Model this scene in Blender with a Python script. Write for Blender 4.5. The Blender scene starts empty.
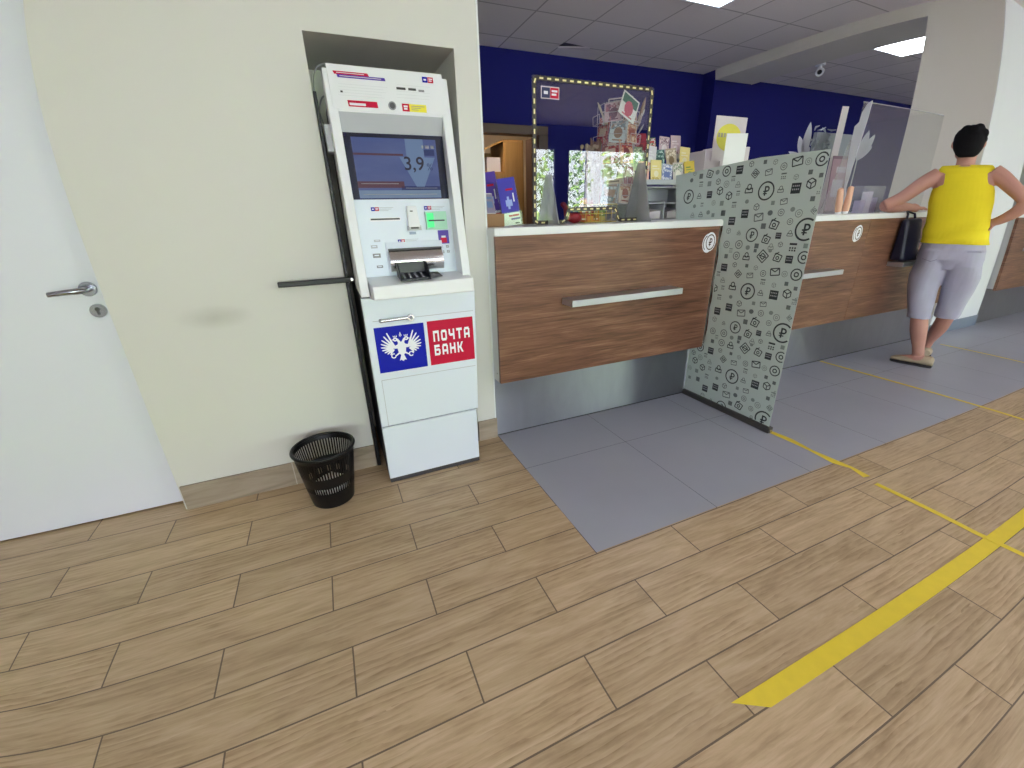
import bpy, bmesh, math, random
from math import sin, cos, pi, radians
from mathutils import Vector, Matrix
random.seed(7)
S = bpy.context.scene
COL = S.collection

# ---------------------------------------------------------------- camera (wide phone lens, measured from the floor planks)
CR = ((0.9164482117698495, 0.3612603871725311, 0.17208604767311222),
      (-0.39928749743868813, 0.8538585369791973, 0.3339088097322604),
      (-0.02630911501646091, -0.3747219388928518, 0.9267638852368992))
CP = Vector((-0.45584305779222634, -0.9694872934311848, 1.1582964664130075))
CF, CK1, CK2 = 413.0923582424132, 0.022937273450672046, -0.020711665259715736
CPOLY = (0.06912646998022882, -0.0001631016598320572, -0.00010410740213785322, 2.994840002749384e-06)
RM = Matrix(CR)
cd = bpy.data.cameras.new('camera')
cam = bpy.data.objects.new('camera', cd)
COL.objects.link(cam)
cd.type = 'PANO'
cd.lens = 36 * CF / 1024
cd.sensor_width = 36
cd.panorama_type = 'FISHEYE_LENS_POLYNOMIAL'
cd.fisheye_fov = 2.6
cd.fisheye_polynomial_k0 = 0
for i, k in enumerate(CPOLY):
    setattr(cd, 'fisheye_polynomial_k%d' % (i + 1), -k)
cd.clip_start = .02
cam.matrix_world = Matrix.Translation(CP) @ (RM @ Matrix(((1, 0, 0), (0, 0, -1), (0, 1, 0)))).to_4x4()
S.camera = cam


def ray(u, v):
    a, b = (u - 512) / CF, (v - 384) / CF
    x, y = a, b
    for _ in range(40):
        r2 = x * x + y * y
        m = 1 + CK1 * r2 + CK2 * r2 * r2
        x, y = a / m, b / m
    return RM @ Vector((x, 1, -y))


def at(u, v, P, N):
    """the point of the plane (P, N) that a measured picture point lies on"""
    P, N = Vector(P), Vector(N)
    d = ray(u, v)
    return CP + d * ((P - CP).dot(N) / d.dot(N))


def aty(u, v, y): return at(u, v, (0, y, 0), (0, 1, 0))
def atx(u, v, x): return at(u, v, (x, 0, 0), (1, 0, 0))
def atz(u, v, z): return at(u, v, (0, 0, z), (0, 0, 1))


# ---------------------------------------------------------------- materials
def lin(c):
    if isinstance(c, str):
        c = c.lstrip('#')
        c = [int(c[i:i + 2], 16) / 255 for i in (0, 2, 4)]
    return tuple((x / 12.92 if x <= .04045 else ((x + .055) / 1.055) ** 2.4) for x in c) + (1,)


class NT:
    def __init__(s, name):
        s.m = bpy.data.materials.new(name)
        s.m.use_nodes = True
        s.t = s.m.node_tree
        s.t.nodes.clear()
        s.out = s.t.nodes.new('ShaderNodeOutputMaterial')

    def n(s, typ, **kw):
        n = s.t.nodes.new('ShaderNode' + typ)
        for k, v in kw.items():
            if k.startswith('i_'):
                key = k[2:]
                key = int(key) if key.isdigit() else key.replace('_', ' ')
                s.set(n.inputs[key], v)
            else:
                setattr(n, k, v)
        return n

    def set(s, inp, v):
        if isinstance(v, bpy.types.NodeSocket):
            s.t.links.new(v, inp)
        else:
            inp.default_value = v

    def math(s, op, a, b=0.0, c=None):
        n = s.n('Math', operation=op)
        s.set(n.inputs[0], a)
        s.set(n.inputs[1], b)
        if c is not None:
            s.set(n.inputs[2], c)
        return n.outputs[0]

    def mix(s, f, a, b, mode='MIX'):
        n = s.n('Mix', data_type='RGBA', blend_type=mode)
        s.set(n.inputs[0], f)
        s.set(n.inputs[6], a)
        s.set(n.inputs[7], b)
        return n.outputs[2]

    def noise(s, vec, scale, detail=2, rough=.5, dist=0):
        n = s.n('TexNoise')
        if vec is not None:
            s.set(n.inputs['Vector'], vec)
        n.inputs['Scale'].default_value = scale
        n.inputs['Detail'].default_value = detail
        n.inputs['Roughness'].default_value = rough
        n.inputs['Distortion'].default_value = dist
        return n.outputs[0]

    def obj(s):
        return s.n('TexCoord').outputs['Object']

    def scaled(s, vec, sc, loc=(0, 0, 0)):
        n = s.n('Mapping')
        s.set(n.inputs[0], vec)
        n.inputs['Scale'].default_value = sc
        n.inputs['Location'].default_value = loc
        return n.outputs[0]

    def ramp(s, f, stops):
        n = s.n('ValToRGB')
        s.set(n.inputs[0], f)
        e = n.color_ramp.elements
        while len(e) < len(stops):
            e.new(.5)
        for q, (p, c) in zip(e, stops):
            q.position = p
            q.color = c
        return n.outputs[0]

    def bump(s, h, strength=.2, dist=.002):
        n = s.n('Bump')
        s.set(n.inputs['Height'], h)
        n.inputs['Strength'].default_value = strength
        n.inputs['Distance'].default_value = dist
        return n.outputs[0]

    def bsdf(s, **kw):
        b = s.n('BsdfPrincipled')
        for k, v in kw.items():
            s.set(b.inputs[k.replace('_', ' ')], v)
        s.t.links.new(b.outputs[0], s.out.inputs[0])
        return b


def plain(name, c, rough=.5, metal=0.0, var=.04, vs=8.0, bump=0.0, bs=200.0, spec=.5, **kw):
    """a solid colour with a little mottling"""
    t = NT(name)
    c = lin(c) if isinstance(c, str) else c
    o = t.obj()
    n = t.noise(o, vs, 3)
    lo = tuple(x * (1 - var) for x in c[:3]) + (1,)
    hi = tuple(min(1, x * (1 + var)) for x in c[:3]) + (1,)
    colr = t.mix(n, lo, hi)
    a = dict(Base_Color=colr, Roughness=rough, Metallic=metal)
    a['Specular_IOR_Level'] = spec
    if bump:
        a['Normal'] = t.bump(t.noise(o, bs, 2), bump, .001)
    a.update(kw)
    t.bsdf(**a)
    return t.m


def emit(name, c, strength):
    t = NT(name)
    e = t.n('Emission', i_0=lin(c), i_1=strength)
    t.t.links.new(e.outputs[0], t.out.inputs[0])
    return t.m


def clear_sheet(name, tint=(1, 1, 1, 1), f0=.045, frost=0.0, frost_col=(.6, .62, .62, 1), rough=.0):
    """thin clear sheet: see-through, mirror-like at the surface, optionally partly frosted"""
    t = NT(name)
    lw = t.n('LayerWeight')
    p = t.math('POWER', lw.outputs['Facing'], 5.0)
    f = t.math('MULTIPLY_ADD', p, 1 - f0, f0)
    tr = t.n('BsdfTransparent', i_0=tint)
    gl = t.n('BsdfGlossy', i_0=(1, 1, 1, 1))
    gl.inputs['Roughness'].default_value = rough
    base = tr.outputs[0]
    if frost:
        df = t.n('BsdfDiffuse', i_0=frost_col)
        tl = t.n('BsdfTranslucent', i_0=frost_col)
        m0 = t.n('MixShader', i_0=.4)
        t.t.links.new(df.outputs[0], m0.inputs[1])
        t.t.links.new(tl.outputs[0], m0.inputs[2])
        m1 = t.n('MixShader', i_0=frost)
        t.t.links.new(tr.outputs[0], m1.inputs[1])
        t.t.links.new(m0.outputs[0], m1.inputs[2])
        base = m1.outputs[0]
    m = t.n('MixShader')
    t.t.links.new(f, m.inputs[0])
    t.t.links.new(base, m.inputs[1])
    t.t.links.new(gl.outputs[0], m.inputs[2])
    t.t.links.new(m.outputs[0], t.out.inputs[0])
    return t.m


M = {}
M['wall'] = plain('wall_paint', '#d5d4cd', .75, var=.02, vs=2.5, bump=.08, bs=90)
M['niche'] = plain('niche_paint', '#b9b7a8', .8, var=.04, vs=4)
M['pillar'] = plain('pillar_paint', '#d6d2c8', .8, var=.02, vs=2, bump=.05, bs=60)
M['pillar_front'] = plain('pillar_front_paint', '#dfe2e4', .7, var=.02, vs=2)
M['navy'] = plain('navy_paint', '#12145e', .85, var=.05, vs=1.5, spec=.25)
M['beige'] = plain('beige_paint', '#e3d6bd', .8)
M['door'] = plain('white_door_laminate', '#dfe2ea', .38, var=.012, vs=3)
M['atm_white'] = plain('atm_white_enamel', '#e9ecee', .33, var=.01, vs=5)
M['atm_front'] = plain('atm_cabinet_enamel', '#dbe4ee', .33, var=.012, vs=5)
M['atm_grey'] = plain('atm_dark_grey_steel', '#4a4747', .5, metal=.2, var=.1)
M['black'] = plain('black_metal', '#0d0d10', .4, metal=.3, var=.1)
M['black_pl'] = plain('black_plastic', '#0d0f1c', .35, var=.1)
M['bezel'] = plain('screen_bezel', '#0e1430', .25)
M['chrome'] = plain('chrome', '#d2d2d2', .24, metal=1, var=.02)
M['alu'] = plain('brushed_aluminium', '#b9bcc4', .32, metal=.85, var=.03)
M['darkgrey'] = plain('dark_grey_plastic', '#3d3c3d', .45)
M['midgrey'] = plain('mid_grey', '#85878b', .5)
M['pale_print'] = plain('pale_print', '#c9cdd0', .5)
M['lightgrey'] = plain('light_grey_print', '#b2b5ba', .5)
M['laminate'] = plain('white_laminate', '#e6e9e8', .3, var=.01)
M['paper'] = plain('white_paper', '#f2f4f2', .6, var=.01)
M['pinkish'] = plain('pinkish_white_card', '#d8d0d2', .6)
M['red'] = plain('bank_red', '#bd1039', .5, var=.02, spec=.2)
M['blue'] = plain('post_blue', '#0413a0', .5, var=.02, spec=.2)
M['white_print'] = plain('white_print', '#eef0f5', .5, var=.01)
M['purple'] = plain('purple_print', '#4b2f9e', .45)
M['yellow_print'] = plain('yellow_print', '#e6dd3a', .5)
M['tape'] = plain('yellow_tape', '#e8cf3c', .38, var=.08, vs=25, bump=.12, bs=30)
M['tape_black'] = plain('black_tape', '#3a3230', .5)
M['tape_yellow'] = plain('yellow_dash', '#eee2a0', .4)
M['cardboard'] = plain('brown_cardboard', '#8f6b4c', .8, var=.1)
M['wire'] = plain('white_coated_wire', '#c9c4cc', .4)
M['tan'] = plain('peach_tube', '#d9a98c', .4)
M['feather'] = plain('white_feather_board', '#c3c5cc', .55)
M['silver'] = plain('silver_foil', '#9aa0a8', .3, metal=.7)
M['bin'] = plain('bin_black_steel', '#0b0b0c', .38, metal=.2, var=.1)
M['skin'] = plain('skin', '#c08e7e', .55, var=.06, vs=12)
M['shirt'] = plain('yellow_cotton', '#eedb22', .85, var=.05, vs=14, bump=.25, bs=24)
M['pants'] = plain('pale_lilac_cotton', '#b3b3c6', .85, var=.09, vs=16, bump=.3, bs=22)
M['hair'] = plain('black_hair', '#08070a', .8, var=.2, vs=60, bump=.8, bs=90, spec=.2)
M['shoe'] = plain('beige_canvas', '#b9a98c', .7)
M['sole'] = plain('dark_sole', '#2c2a2c', .6)
M['bag'] = plain('navy_leather', '#12152e', .42, var=.2, bump=.2, bs=60)
M['green_light'] = plain('green_card_slot', '#48d884', .3, Emission_Color=lin('#2fe070'), Emission_Strength=.35)
M['lamp'] = emit('ceiling_lamp_diffuser', '#f2f6ff', 14)
M['seam'] = plain('seam_shadow_gap', '#5c6268', .7)
M['skirting'] = plain('grey_blue_skirting', '#8a97a6', .4, metal=.4)
M['leaf'] = plain('tree_leaves', '#86a85e', .8, var=.5, vs=3)
M['leaf2'] = plain('dark_tree_leaves', '#6d8f66', .8, var=.5, vs=3)
M['bark'] = plain('bark', '#54443a', .9, var=.3)
M['asphalt'] = plain('street_ground', '#8e9098', .9, var=.1)
M['frame'] = plain('navy_window_post', '#20236c', .5)
M['glass'] = clear_sheet('window_glass', f0=.04)
M['screen_glass'] = clear_sheet('acrylic_screen', tint=(.93, .94, .94, 1), f0=.065)
M['frosted'] = clear_sheet('frosted_acrylic', f0=.05, frost=.55, frost_col=lin('#c2c6c9'), rough=.1)
M['fin_white'] = clear_sheet('white_frosted_acrylic', f0=.04, frost=.62, frost_col=lin('#d8d6dc'), rough=.2)
M['fin_clear'] = clear_sheet('hazy_acrylic', f0=.05, frost=.25, frost_col=lin('#d8d6dc'), rough=.15)
M['acrylic'] = clear_sheet('clear_acrylic_holder', f0=.02, frost=.14, frost_col=lin('#c8ccd4'), rough=.05)
M['film'] = clear_sheet('milky_film', f0=.03, frost=.86, frost_col=lin('#dde8e4'), rough=.3)
M['film_dark'] = plain('film_print_dark', '#31393c', .6)
M['film_mid'] = plain('film_print_grey', '#6c7675', .6)
M['film_faint'] = plain('film_print_pale', '#8e9a96', .6)
M['film_bar'] = plain('film_holder_bar', '#5b5955', .35, metal=.6)


def wood_panel():
    t = NT('brown_wood_laminate')
    o = t.obj()
    g1 = t.noise(t.scaled(o, (1.1, 1, 15)), 1.5, 5, .62, .7)
    g2 = t.noise(t.scaled(o, (2.2, 1, 75)), 2.0, 5, .65, .3)
    f = t.math('MULTIPLY_ADD', g2, .5, t.math('MULTIPLY', g1, .58))
    c = t.ramp(f, [(.36, lin('#40281c')), (.47, lin('#644231')), (.58, lin('#7a5440')), (.70, lin('#957059'))])
    t.bsdf(Base_Color=c, Roughness=.42, Specular_IOR_Level=.4)
    return t.m


def oak(name, a, b, c_, axis=0):
    t = NT(name)
    o = t.obj()
    sc = (1.5, 20, 20) if axis == 0 else (18, 18, 1.5)
    g1 = t.noise(t.scaled(o, sc), 1.4, 5, .6, .8)
    c = t.ramp(g1, [(.25, lin(a)), (.5, lin(b)), (.8, lin(c_))])
    t.bsdf(Base_Color=c, Roughness=.45)
    return t.m


def plank_floor():
    t = NT('wood_look_porcelain_planks')
    L, W = .6, .15213
    o = t.obj()
    sp = t.n('SeparateXYZ', i_0=o)
    x, y = sp.outputs[0], sp.outputs[1]
    v = t.math('DIVIDE', y, -W)
    r = t.math('FLOOR', v)
    par = t.math('MODULO', t.math('ADD', r, 100.0), 2.0)
    side = t.math('GREATER_THAN', r, -.5)
    d = t.math('MULTIPLY_ADD', side, .048, -.025)
    u = t.math('ADD', t.math('DIVIDE', t.math('SUBTRACT', x, d), L), t.math('MULTIPLY', par, .5))
    k = t.math('FLOOR', u)
    fu = t.math('MULTIPLY', t.math('FRACT', t.math('ADD', u, 100.0)), L)
    fv = t.math('MULTIPLY', t.math('FRACT', t.math('ADD', v, 100.0)), W)
    g = .0022
    e1 = t.math('MINIMUM', fu, t.math('SUBTRACT', L, fu))
    e2 = t.math('MINIMUM', fv, t.math('SUBTRACT', W, fv))
    e = t.math('MINIMUM', e1, e2)
    grout = t.math('LESS_THAN', e, g)
    cid = t.n('CombineXYZ', i_0=k, i_1=r, i_2=0.0)
    wn = t.n('TexWhiteNoise', noise_dimensions='3D')
    t.t.links.new(cid.outputs[0], wn.inputs[0])
    # three print patterns, chosen per plank, flowing along it
    off = t.n('VectorMath', operation='SCALE')
    t.t.links.new(wn.outputs['Color'], off.inputs[0])
    off.inputs['Scale'].default_value = 7.0
    ad = t.n('VectorMath', operation='ADD')
    t.t.links.new(o, ad.inputs[0])
    t.t.links.new(off.outputs[0], ad.inputs[1])
    p = ad.outputs[0]
    g1 = t.noise(t.scaled(p, (2.6, 17, 1)), 1.0, 6, .62, 1.3)
    g2 = t.noise(t.scaled(p, (9, 130, 1)), 1.0, 4, .6, .3)
    wv = t.n('TexWave', wave_type='BANDS', bands_direction='Y', wave_profile='SAW')
    t.t.links.new(t.scaled(p, (.42, 3.4, 1)), wv.inputs['Vector'])
    wv.inputs['Scale'].default_value = 5.0
    wv.inputs['Distortion'].default_value = 7.5
    wv.inputs['Detail'].default_value = 3.0
    wv.inputs['Detail Scale'].default_value = 1.6
    patch = t.noise(t.scaled(p, (3.0, 9.0, 1)), 1.0, 2, .5, .6)
    pm_ = t.math('MULTIPLY', t.math('SUBTRACT', patch, .42), 6.0)
    pm_ = t.math('MINIMUM', t.math('MAXIMUM', pm_, 0.0), 1.0)
    speck = t.noise(t.scaled(p, (30, 120, 1)), 1.0, 2, .5)
    dark = t.math('MULTIPLY', t.math('MULTIPLY', t.math('POWER', wv.outputs['Fac'], 1.6), pm_), t.math('MULTIPLY_ADD', speck, 1.6, -.2))
    dark = t.math('MAXIMUM', dark, 0.0)
    f = t.math('ADD', t.math('MULTIPLY', g1, .62), t.math('MULTIPLY', g2, .38))
    c = t.ramp(f, [(.28, lin('#9f8766')), (.5, lin('#bfa683')), (.70, lin('#d0b998'))])
    c = t.mix(t.math('MINIMUM', t.math('MULTIPLY', dark, .75), .8), c, lin('#80643f'))
    tone = t.math('MULTIPLY_ADD', wn.outputs['Value'], .16, .92)
    hsv = t.n('HueSaturation', i_Saturation=1.0, i_Value=tone, i_Color=c)
    c = t.mix(grout, hsv.outputs[0], lin('#6d5d4b'))
    h = t.math('SUBTRACT', t.math('MULTIPLY', g2, .12), grout)
    rough = t.math('MULTIPLY_ADD', g1, .15, .33)
    t.bsdf(Base_Color=c, Roughness=rough, Specular_IOR_Level=.45, Normal=t.bump(h, .35, .0015))
    return t.m


def tile_floor():
    t = NT('grey_porcelain_tiles')
    o = t.obj()
    sp = t.n('SeparateXYZ', i_0=o)
    x, y = sp.outputs[0], sp.outputs[1]
    fx = t.math('MULTIPLY', t.math('FRACT', t.math('ADD', t.math('DIVIDE', t.math('SUBTRACT', x, .275), .602), 100.0)), .602)
    fy = t.math('MULTIPLY', t.math('FRACT', t.math('ADD', t.math('DIVIDE', t.math('SUBTRACT', y, .0034), .61), 100.0)), .61)
    e = t.math('MINIMUM', t.math('MINIMUM', fx, t.math('SUBTRACT', .602, fx)), t.math('MINIMUM', fy, t.math('SUBTRACT', .61, fy)))
    grout = t.math('LESS_THAN', e, .0013)
    n = t.noise(o, 3.0, 3)
    n2 = t.noise(o, 260.0, 2)
    c = t.mix(n, lin('#9a9da8'), lin('#a7aab5'))
    c = t.mix(t.math('MULTIPLY', n2, .25), c, lin('#b4b4bd'))
    c = t.mix(grout, c, lin('#5c5c64'))
    t.bsdf(Base_Color=c, Roughness=.42, Specular_IOR_Level=.5, Normal=t.bump(t.math('SUBTRACT', 0.0, grout), .3, .001))
    return t.m


def skirting_tile():
    t = NT('wood_look_skirting_tile')
    o = t.obj()
    sp = t.n('SeparateXYZ', i_0=o)
    x = t.math('MULTIPLY', t.math('FRACT', t.math('ADD', t.math('DIVIDE', t.math('SUBTRACT', sp.outputs[0], -.763), .6), 50.0)), .6)
    grout = t.math('LESS_THAN', x, .004)
    g1 = t.noise(t.scaled(o, (3, 1, 26)), 1.0, 5, .6, .8)
    c = t.ramp(g1, [(.3, lin('#857866')), (.5, lin('#9b8d7a')), (.7, lin('#a99b88'))])
    c = t.mix(grout, c, lin('#c0b6a6'))
    t.bsdf(Base_Color=c, Roughness=.5)
    return t.m


def steel():
    t = NT('brushed_stainless_steel')
    o = t.obj()
    st = t.noise(t.scaled(o, (5, 1, 1.6)), 1.6, 5, .65, .5)
    sm = t.noise(t.scaled(o, (14, 1, 9)), 1.6, 3, .6)
    c = t.mix(st, lin('#8d8f96'), lin('#a6a9b1'))
    r = t.math('MULTIPLY_ADD', st, .16, t.math('MULTIPLY_ADD', sm, .08, .30))
    tg = t.n('Tangent', direction_type='RADIAL', axis='Z')
    t.bsdf(Base_Color=c, Roughness=r, Metallic=.92, Anisotropic=.95, Anisotropic_Rotation=.25, Tangent=tg.outputs[0])
    return t.m


def ceiling_tiles():
    t = NT('mineral_ceiling_tiles')
    o = t.obj()
    sp = t.n('SeparateXYZ', i_0=o)
    fx = t.math('FRACT', t.math('ADD', t.math('DIVIDE', t.math('SUBTRACT', sp.outputs[0], 1.59), .6), 50.0))
    fy = t.math('FRACT', t.math('ADD', t.math('DIVIDE', t.math('SUBTRACT', sp.outputs[1], 3.09), .6), 50.0))
    e = t.math('MINIMUM', t.math('MINIMUM', fx, t.math('SUBTRACT', 1.0, fx)), t.math('MINIMUM', fy, t.math('SUBTRACT', 1.0, fy)))
    g = t.math('LESS_THAN', e, .013)
    n = t.noise(o, 120.0, 3)
    cid = t.n('CombineXYZ', i_0=t.math('FLOOR', t.math('DIVIDE', t.math('SUBTRACT', sp.outputs[0], 1.59), .6)),
              i_1=t.math('FLOOR', t.math('DIVIDE', t.math('SUBTRACT', sp.outputs[1], 3.09), .6)), i_2=0.0)
    wn = t.n('TexWhiteNoise', noise_dimensions='3D')
    t.t.links.new(cid.outputs[0], wn.inputs[0])
    c = t.mix(n, lin('#d6cfce'), lin('#e2dcdb'))
    hs = t.n('HueSaturation', i_Value=t.math('MULTIPLY_ADD', wn.outputs['Value'], .08, .96), i_Color=c)
    c = t.mix(g, hs.outputs[0], lin('#a8a2a0'))
    t.bsdf(Base_Color=c, Roughness=.85, Normal=t.bump(n, .3, .002))
    return t.m


def display_mat():
    """the lit picture on the kiosk display: blue field, its colours come from geometry laid over it"""
    t = NT('display_blue')
    o = t.obj()
    n = t.noise(t.scaled(o, (2, 2, 7)), 3.0, 2)
    c = t.mix(n, lin('#4a5c9e'), lin('#7286b8'))
    b = t.bsdf(Base_Color=lin('#10131e'), Roughness=.12, Emission_Color=c, Emission_Strength=.40)
    return t.m


def lit(name, c, s=.42):
    return plain(name, '#14151c', .2, Emission_Color=lin(c), Emission_Strength=s)


M['wood'] = wood_panel()
M['cabinet'] = oak('orange_beech_cabinet', '#96703e', '#a67e48', '#b18a55', 2)
M['brown'] = plain('brown_door_frame', '#4c3426', .5)
M['planks'] = plank_floor()
M['tiles'] = tile_floor()
M['skirt'] = skirting_tile()
M['steel'] = steel()
M['ceil'] = ceiling_tiles()
M['display'] = display_mat()
M['d_pale'] = lit('display_pale', '#7d9bc4')
M['d_brown'] = lit('display_brown', '#6a4250', .4)
M['d_dark'] = lit('display_dark_blue', '#24366e', .5)
M['d_text'] = lit('display_text', '#2a2436', .4)
M['d_white'] = lit('display_white', '#8098b4', .5)


# ---------------------------------------------------------------- mesh building
class MB:
    """collects shapes in world coordinates"""

    def __init__(s):
        s.v, s.f, s.mi = [], [], []
        s.m = 0

    def add(s, vs, fs):
        b = len(s.v)
        s.v += [Vector(p) for p in vs]
        for f in fs:
            s.f.append([b + i for i in f])
            s.mi.append(s.m)
        return s

    def box(s, x0, x1, y0, y1, z0, z1):
        vs = [(x, y, z) for z in (z0, z1) for y in (y0, y1) for x in (x0, x1)]
        return s.add(vs, [(0, 2, 3, 1), (4, 5, 7, 6), (0, 1, 5, 4), (2, 6, 7, 3), (0, 4, 6, 2), (1, 3, 7, 5)])

    def hexa(s, p):
        """eight corners: bottom four then top four, same order round"""
        return s.add(p, [(3, 2, 1, 0), (4, 5, 6, 7), (0, 1, 5, 4), (1, 2, 6, 5), (2, 3, 7, 6), (3, 0, 4, 7)])

    def prism(s, poly, vec):
        """a polygon pushed along vec"""
        vec = Vector(vec)
        n = len(poly)
        a = [Vector(p) for p in poly]
        b = [p + vec for p in a]
        return s.add(a + b, [list(range(n))[::-1], list(range(n, 2 * n))] + [(i, (i + 1) % n, n + (i + 1) % n, n + i) for i in range(n)])

    def tube(s, pts, r, seg=8, closed=False, cap=True):
        pts = [Vector(p) for p in pts]
        n = len(pts)
        rs = r if isinstance(r, (list, tuple)) else [r] * n
        rings = []
        up = None
        for i, p in enumerate(pts):
            if closed:
                t = pts[(i + 1) % n] - pts[i - 1]
            else:
                t = pts[min(i + 1, n - 1)] - pts[max(i - 1, 0)]
            t.normalize()
            if up is None:
                up = Vector((0, 0, 1)) if abs(t.z) < .9 else Vector((1, 0, 0))
            a = t.cross(up).normalized()
            b = a.cross(t).normalized()
            up = b
            rings.append([p + (a * cos(2 * pi * k / seg) + b * sin(2 * pi * k / seg)) * rs[i] for k in range(seg)])
        vs = [q for ring in rings for q in ring]
        fs = []
        m = n if closed else n - 1
        for i in range(m):
            j = (i + 1) % n
            for k in range(seg):
                k2 = (k + 1) % seg
                fs.append((i * seg + k, i * seg + k2, j * seg + k2, j * seg + k))
        if cap and not closed:
            fs.append(list(range(seg))[::-1])
            fs.append(list(range((n - 1) * seg, n * seg)))
        return s.add(vs, fs)

    def lathe(s, c, prof, seg=24, closed_ends=True):
        c = Vector(c)
        vs, fs = [], []
        for (r, z) in prof:
            for k in range(seg):
                vs.append(c + Vector((r * cos(2 * pi * k / seg), r * sin(2 * pi * k / seg), z)))
        for i in range(len(prof) - 1):
            for k in range(seg):
                k2 = (k + 1) % seg
                fs.append((i * seg + k, i * seg + k2, (i + 1) * seg + k2, (i + 1) * seg + k))
        if closed_ends:
            fs.append(list(range(seg))[::-1])
            fs.append(list(range((len(prof) - 1) * seg, len(prof) * seg)))
        return s.add(vs, fs)

    def cyl(s, a, b, r, seg=20, r2=None):
        return s.tube([a, b], [r, r if r2 is None else r2], seg)

    def ball(s, c, rx, ry, rz, seg=16, rings=10):
        c = Vector(c)
        vs, fs = [c + Vector((0, 0, -rz))], []
        for i in range(1, rings):
            a = pi * i / rings - pi / 2
            for k in range(seg):
                b = 2 * pi * k / seg
                vs.append(c + Vector((rx * cos(a) * cos(b), ry * cos(a) * sin(b), rz * sin(a))))
        vs.append(c + Vector((0, 0, rz)))
        for k in range(seg):
            fs.append((0, 1 + (k + 1) % seg, 1 + k))
            for i in range(rings - 2):
                q = 1 + i * seg
                fs.append((q + k, q + (k + 1) % seg, q + seg + (k + 1) % seg, q + seg + k))
            q = 1 + (rings - 2) * seg
            fs.append((q + k, q + (k + 1) % seg, len(vs) - 1))
        return s.add(vs, fs)

    def build(s, name, mat, parent=None, origin=None, bevel=0, smooth=False, seg=2):
        me = bpy.data.meshes.new(name)
        if parent is not None:
            org = Vector(parent['_o']) if '_o' in parent else Vector((0, 0, 0))
        else:
            org = Vector(origin) if origin is not None else Vector((0, 0, 0))
        me.from_pydata([tuple(p - org) for p in s.v], [], s.f)
        mats = mat if isinstance(mat, (list, tuple)) else [mat]
        for m in mats:
            me.materials.append(M[m] if isinstance(m, str) else m)
        for p, k in zip(me.polygons, s.mi):
            p.material_index = k
        bm = bmesh.new()
        bm.from_mesh(me)
        bmesh.ops.recalc_face_normals(bm, faces=bm.faces)
        bm.to_mesh(me)
        bm.free()
        if smooth:
            me.polygons.foreach_set('use_smooth', [True] * len(me.polygons))
            try:
                me.set_sharp_from_angle(angle=radians(40))
            except Exception:
                pass
        o = bpy.data.objects.new(name, me)
        COL.objects.link(o)
        o['_o'] = tuple(org)
        if parent is not None:
            o.parent = parent
        else:
            o.location = org
        if bevel:
            b = o.modifiers.new('bevel', 'BEVEL')
            b.width = bevel
            b.segments = seg
            b.limit_method = 'ANGLE'
            b.angle_limit = radians(40)
        return o


def thing(name, label, cat, loc=(0, 0, 0), group=None):
    o = bpy.data.objects.new(name, None)
    COL.objects.link(o)
    o.empty_display_size = .1
    o.location = loc
    o['_o'] = tuple(loc)
    return tag(o, label, cat, group)


def tag(o, label, cat, group=None):
    o['label'] = label
    o['category'] = cat
    if group:
        o['group'] = group
    return o


def struct(o):
    o['kind'] = 'structure'
    return o


def P_(c, nm='p'):
    k = 'print_' + c
    if k not in M:
        M[k] = plain(k.replace('#', ''), c, .5, var=.06, vs=30)
    return k


def floral(c1, c2, c3, sc=46):
    """busy picture printing in three colours"""
    k = 'floral_' + c1 + c2 + c3
    if k not in M:
        t = NT(k.replace('#', ''))
        o = t.obj()
        v = t.n('TexVoronoi', i_Scale=float(sc))
        t.t.links.new(o, v.inputs['Vector'])
        n = t.noise(o, sc * 1.3, 3, .6, 1.0)
        a = t.mix(t.math('GREATER_THAN', v.outputs['Distance'], .42), lin(c2), lin(c1))
        a = t.mix(t.math('GREATER_THAN', n, .56), a, lin(c3))
        t.bsdf(Base_Color=a, Roughness=.4)
        M[k] = t.m
    return k


# ================================================================= THE ROOM
CEIL = 2.8
WY = .98          # wall plane with door and niche
XE = .262         # right end of that wall
BACK = 3.98
XL, XR, YF = -3.4, 10.5, -5.0
NXL, NXR, NZ, NY = -.393, .158, 1.783, 1.42
DXR, DXL, DZ = -1.205, -2.12, 2.09

# floors
f = MB()
f.add([(XL, YF, 0), (XR, YF, 0), (XR, .006, 0), (.275, .006, 0), (.275, WY, 0), (XE, WY, 0), (XE, 1.5, 0), (XL, 1.5, 0)],
      [(0, 1, 2, 3), (0, 3, 4, 5, 6, 7)])
f.prism([(XL, YF, -.12), (XR, YF, -.12), (XR, .006, -.12), (XL, .006, -.12)], (0, 0, .1))
struct(f.build('floor', 'planks'))
f = MB()
f.box(.275, XR, .006, BACK + .0, -.06, 0.0)
struct(f.build('floor', 'tiles'))
f = MB()
f.box(XE, 3.0, BACK, 6.2, -.06, 0.0)
struct(f.build('floor', 'midgrey'))

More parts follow.
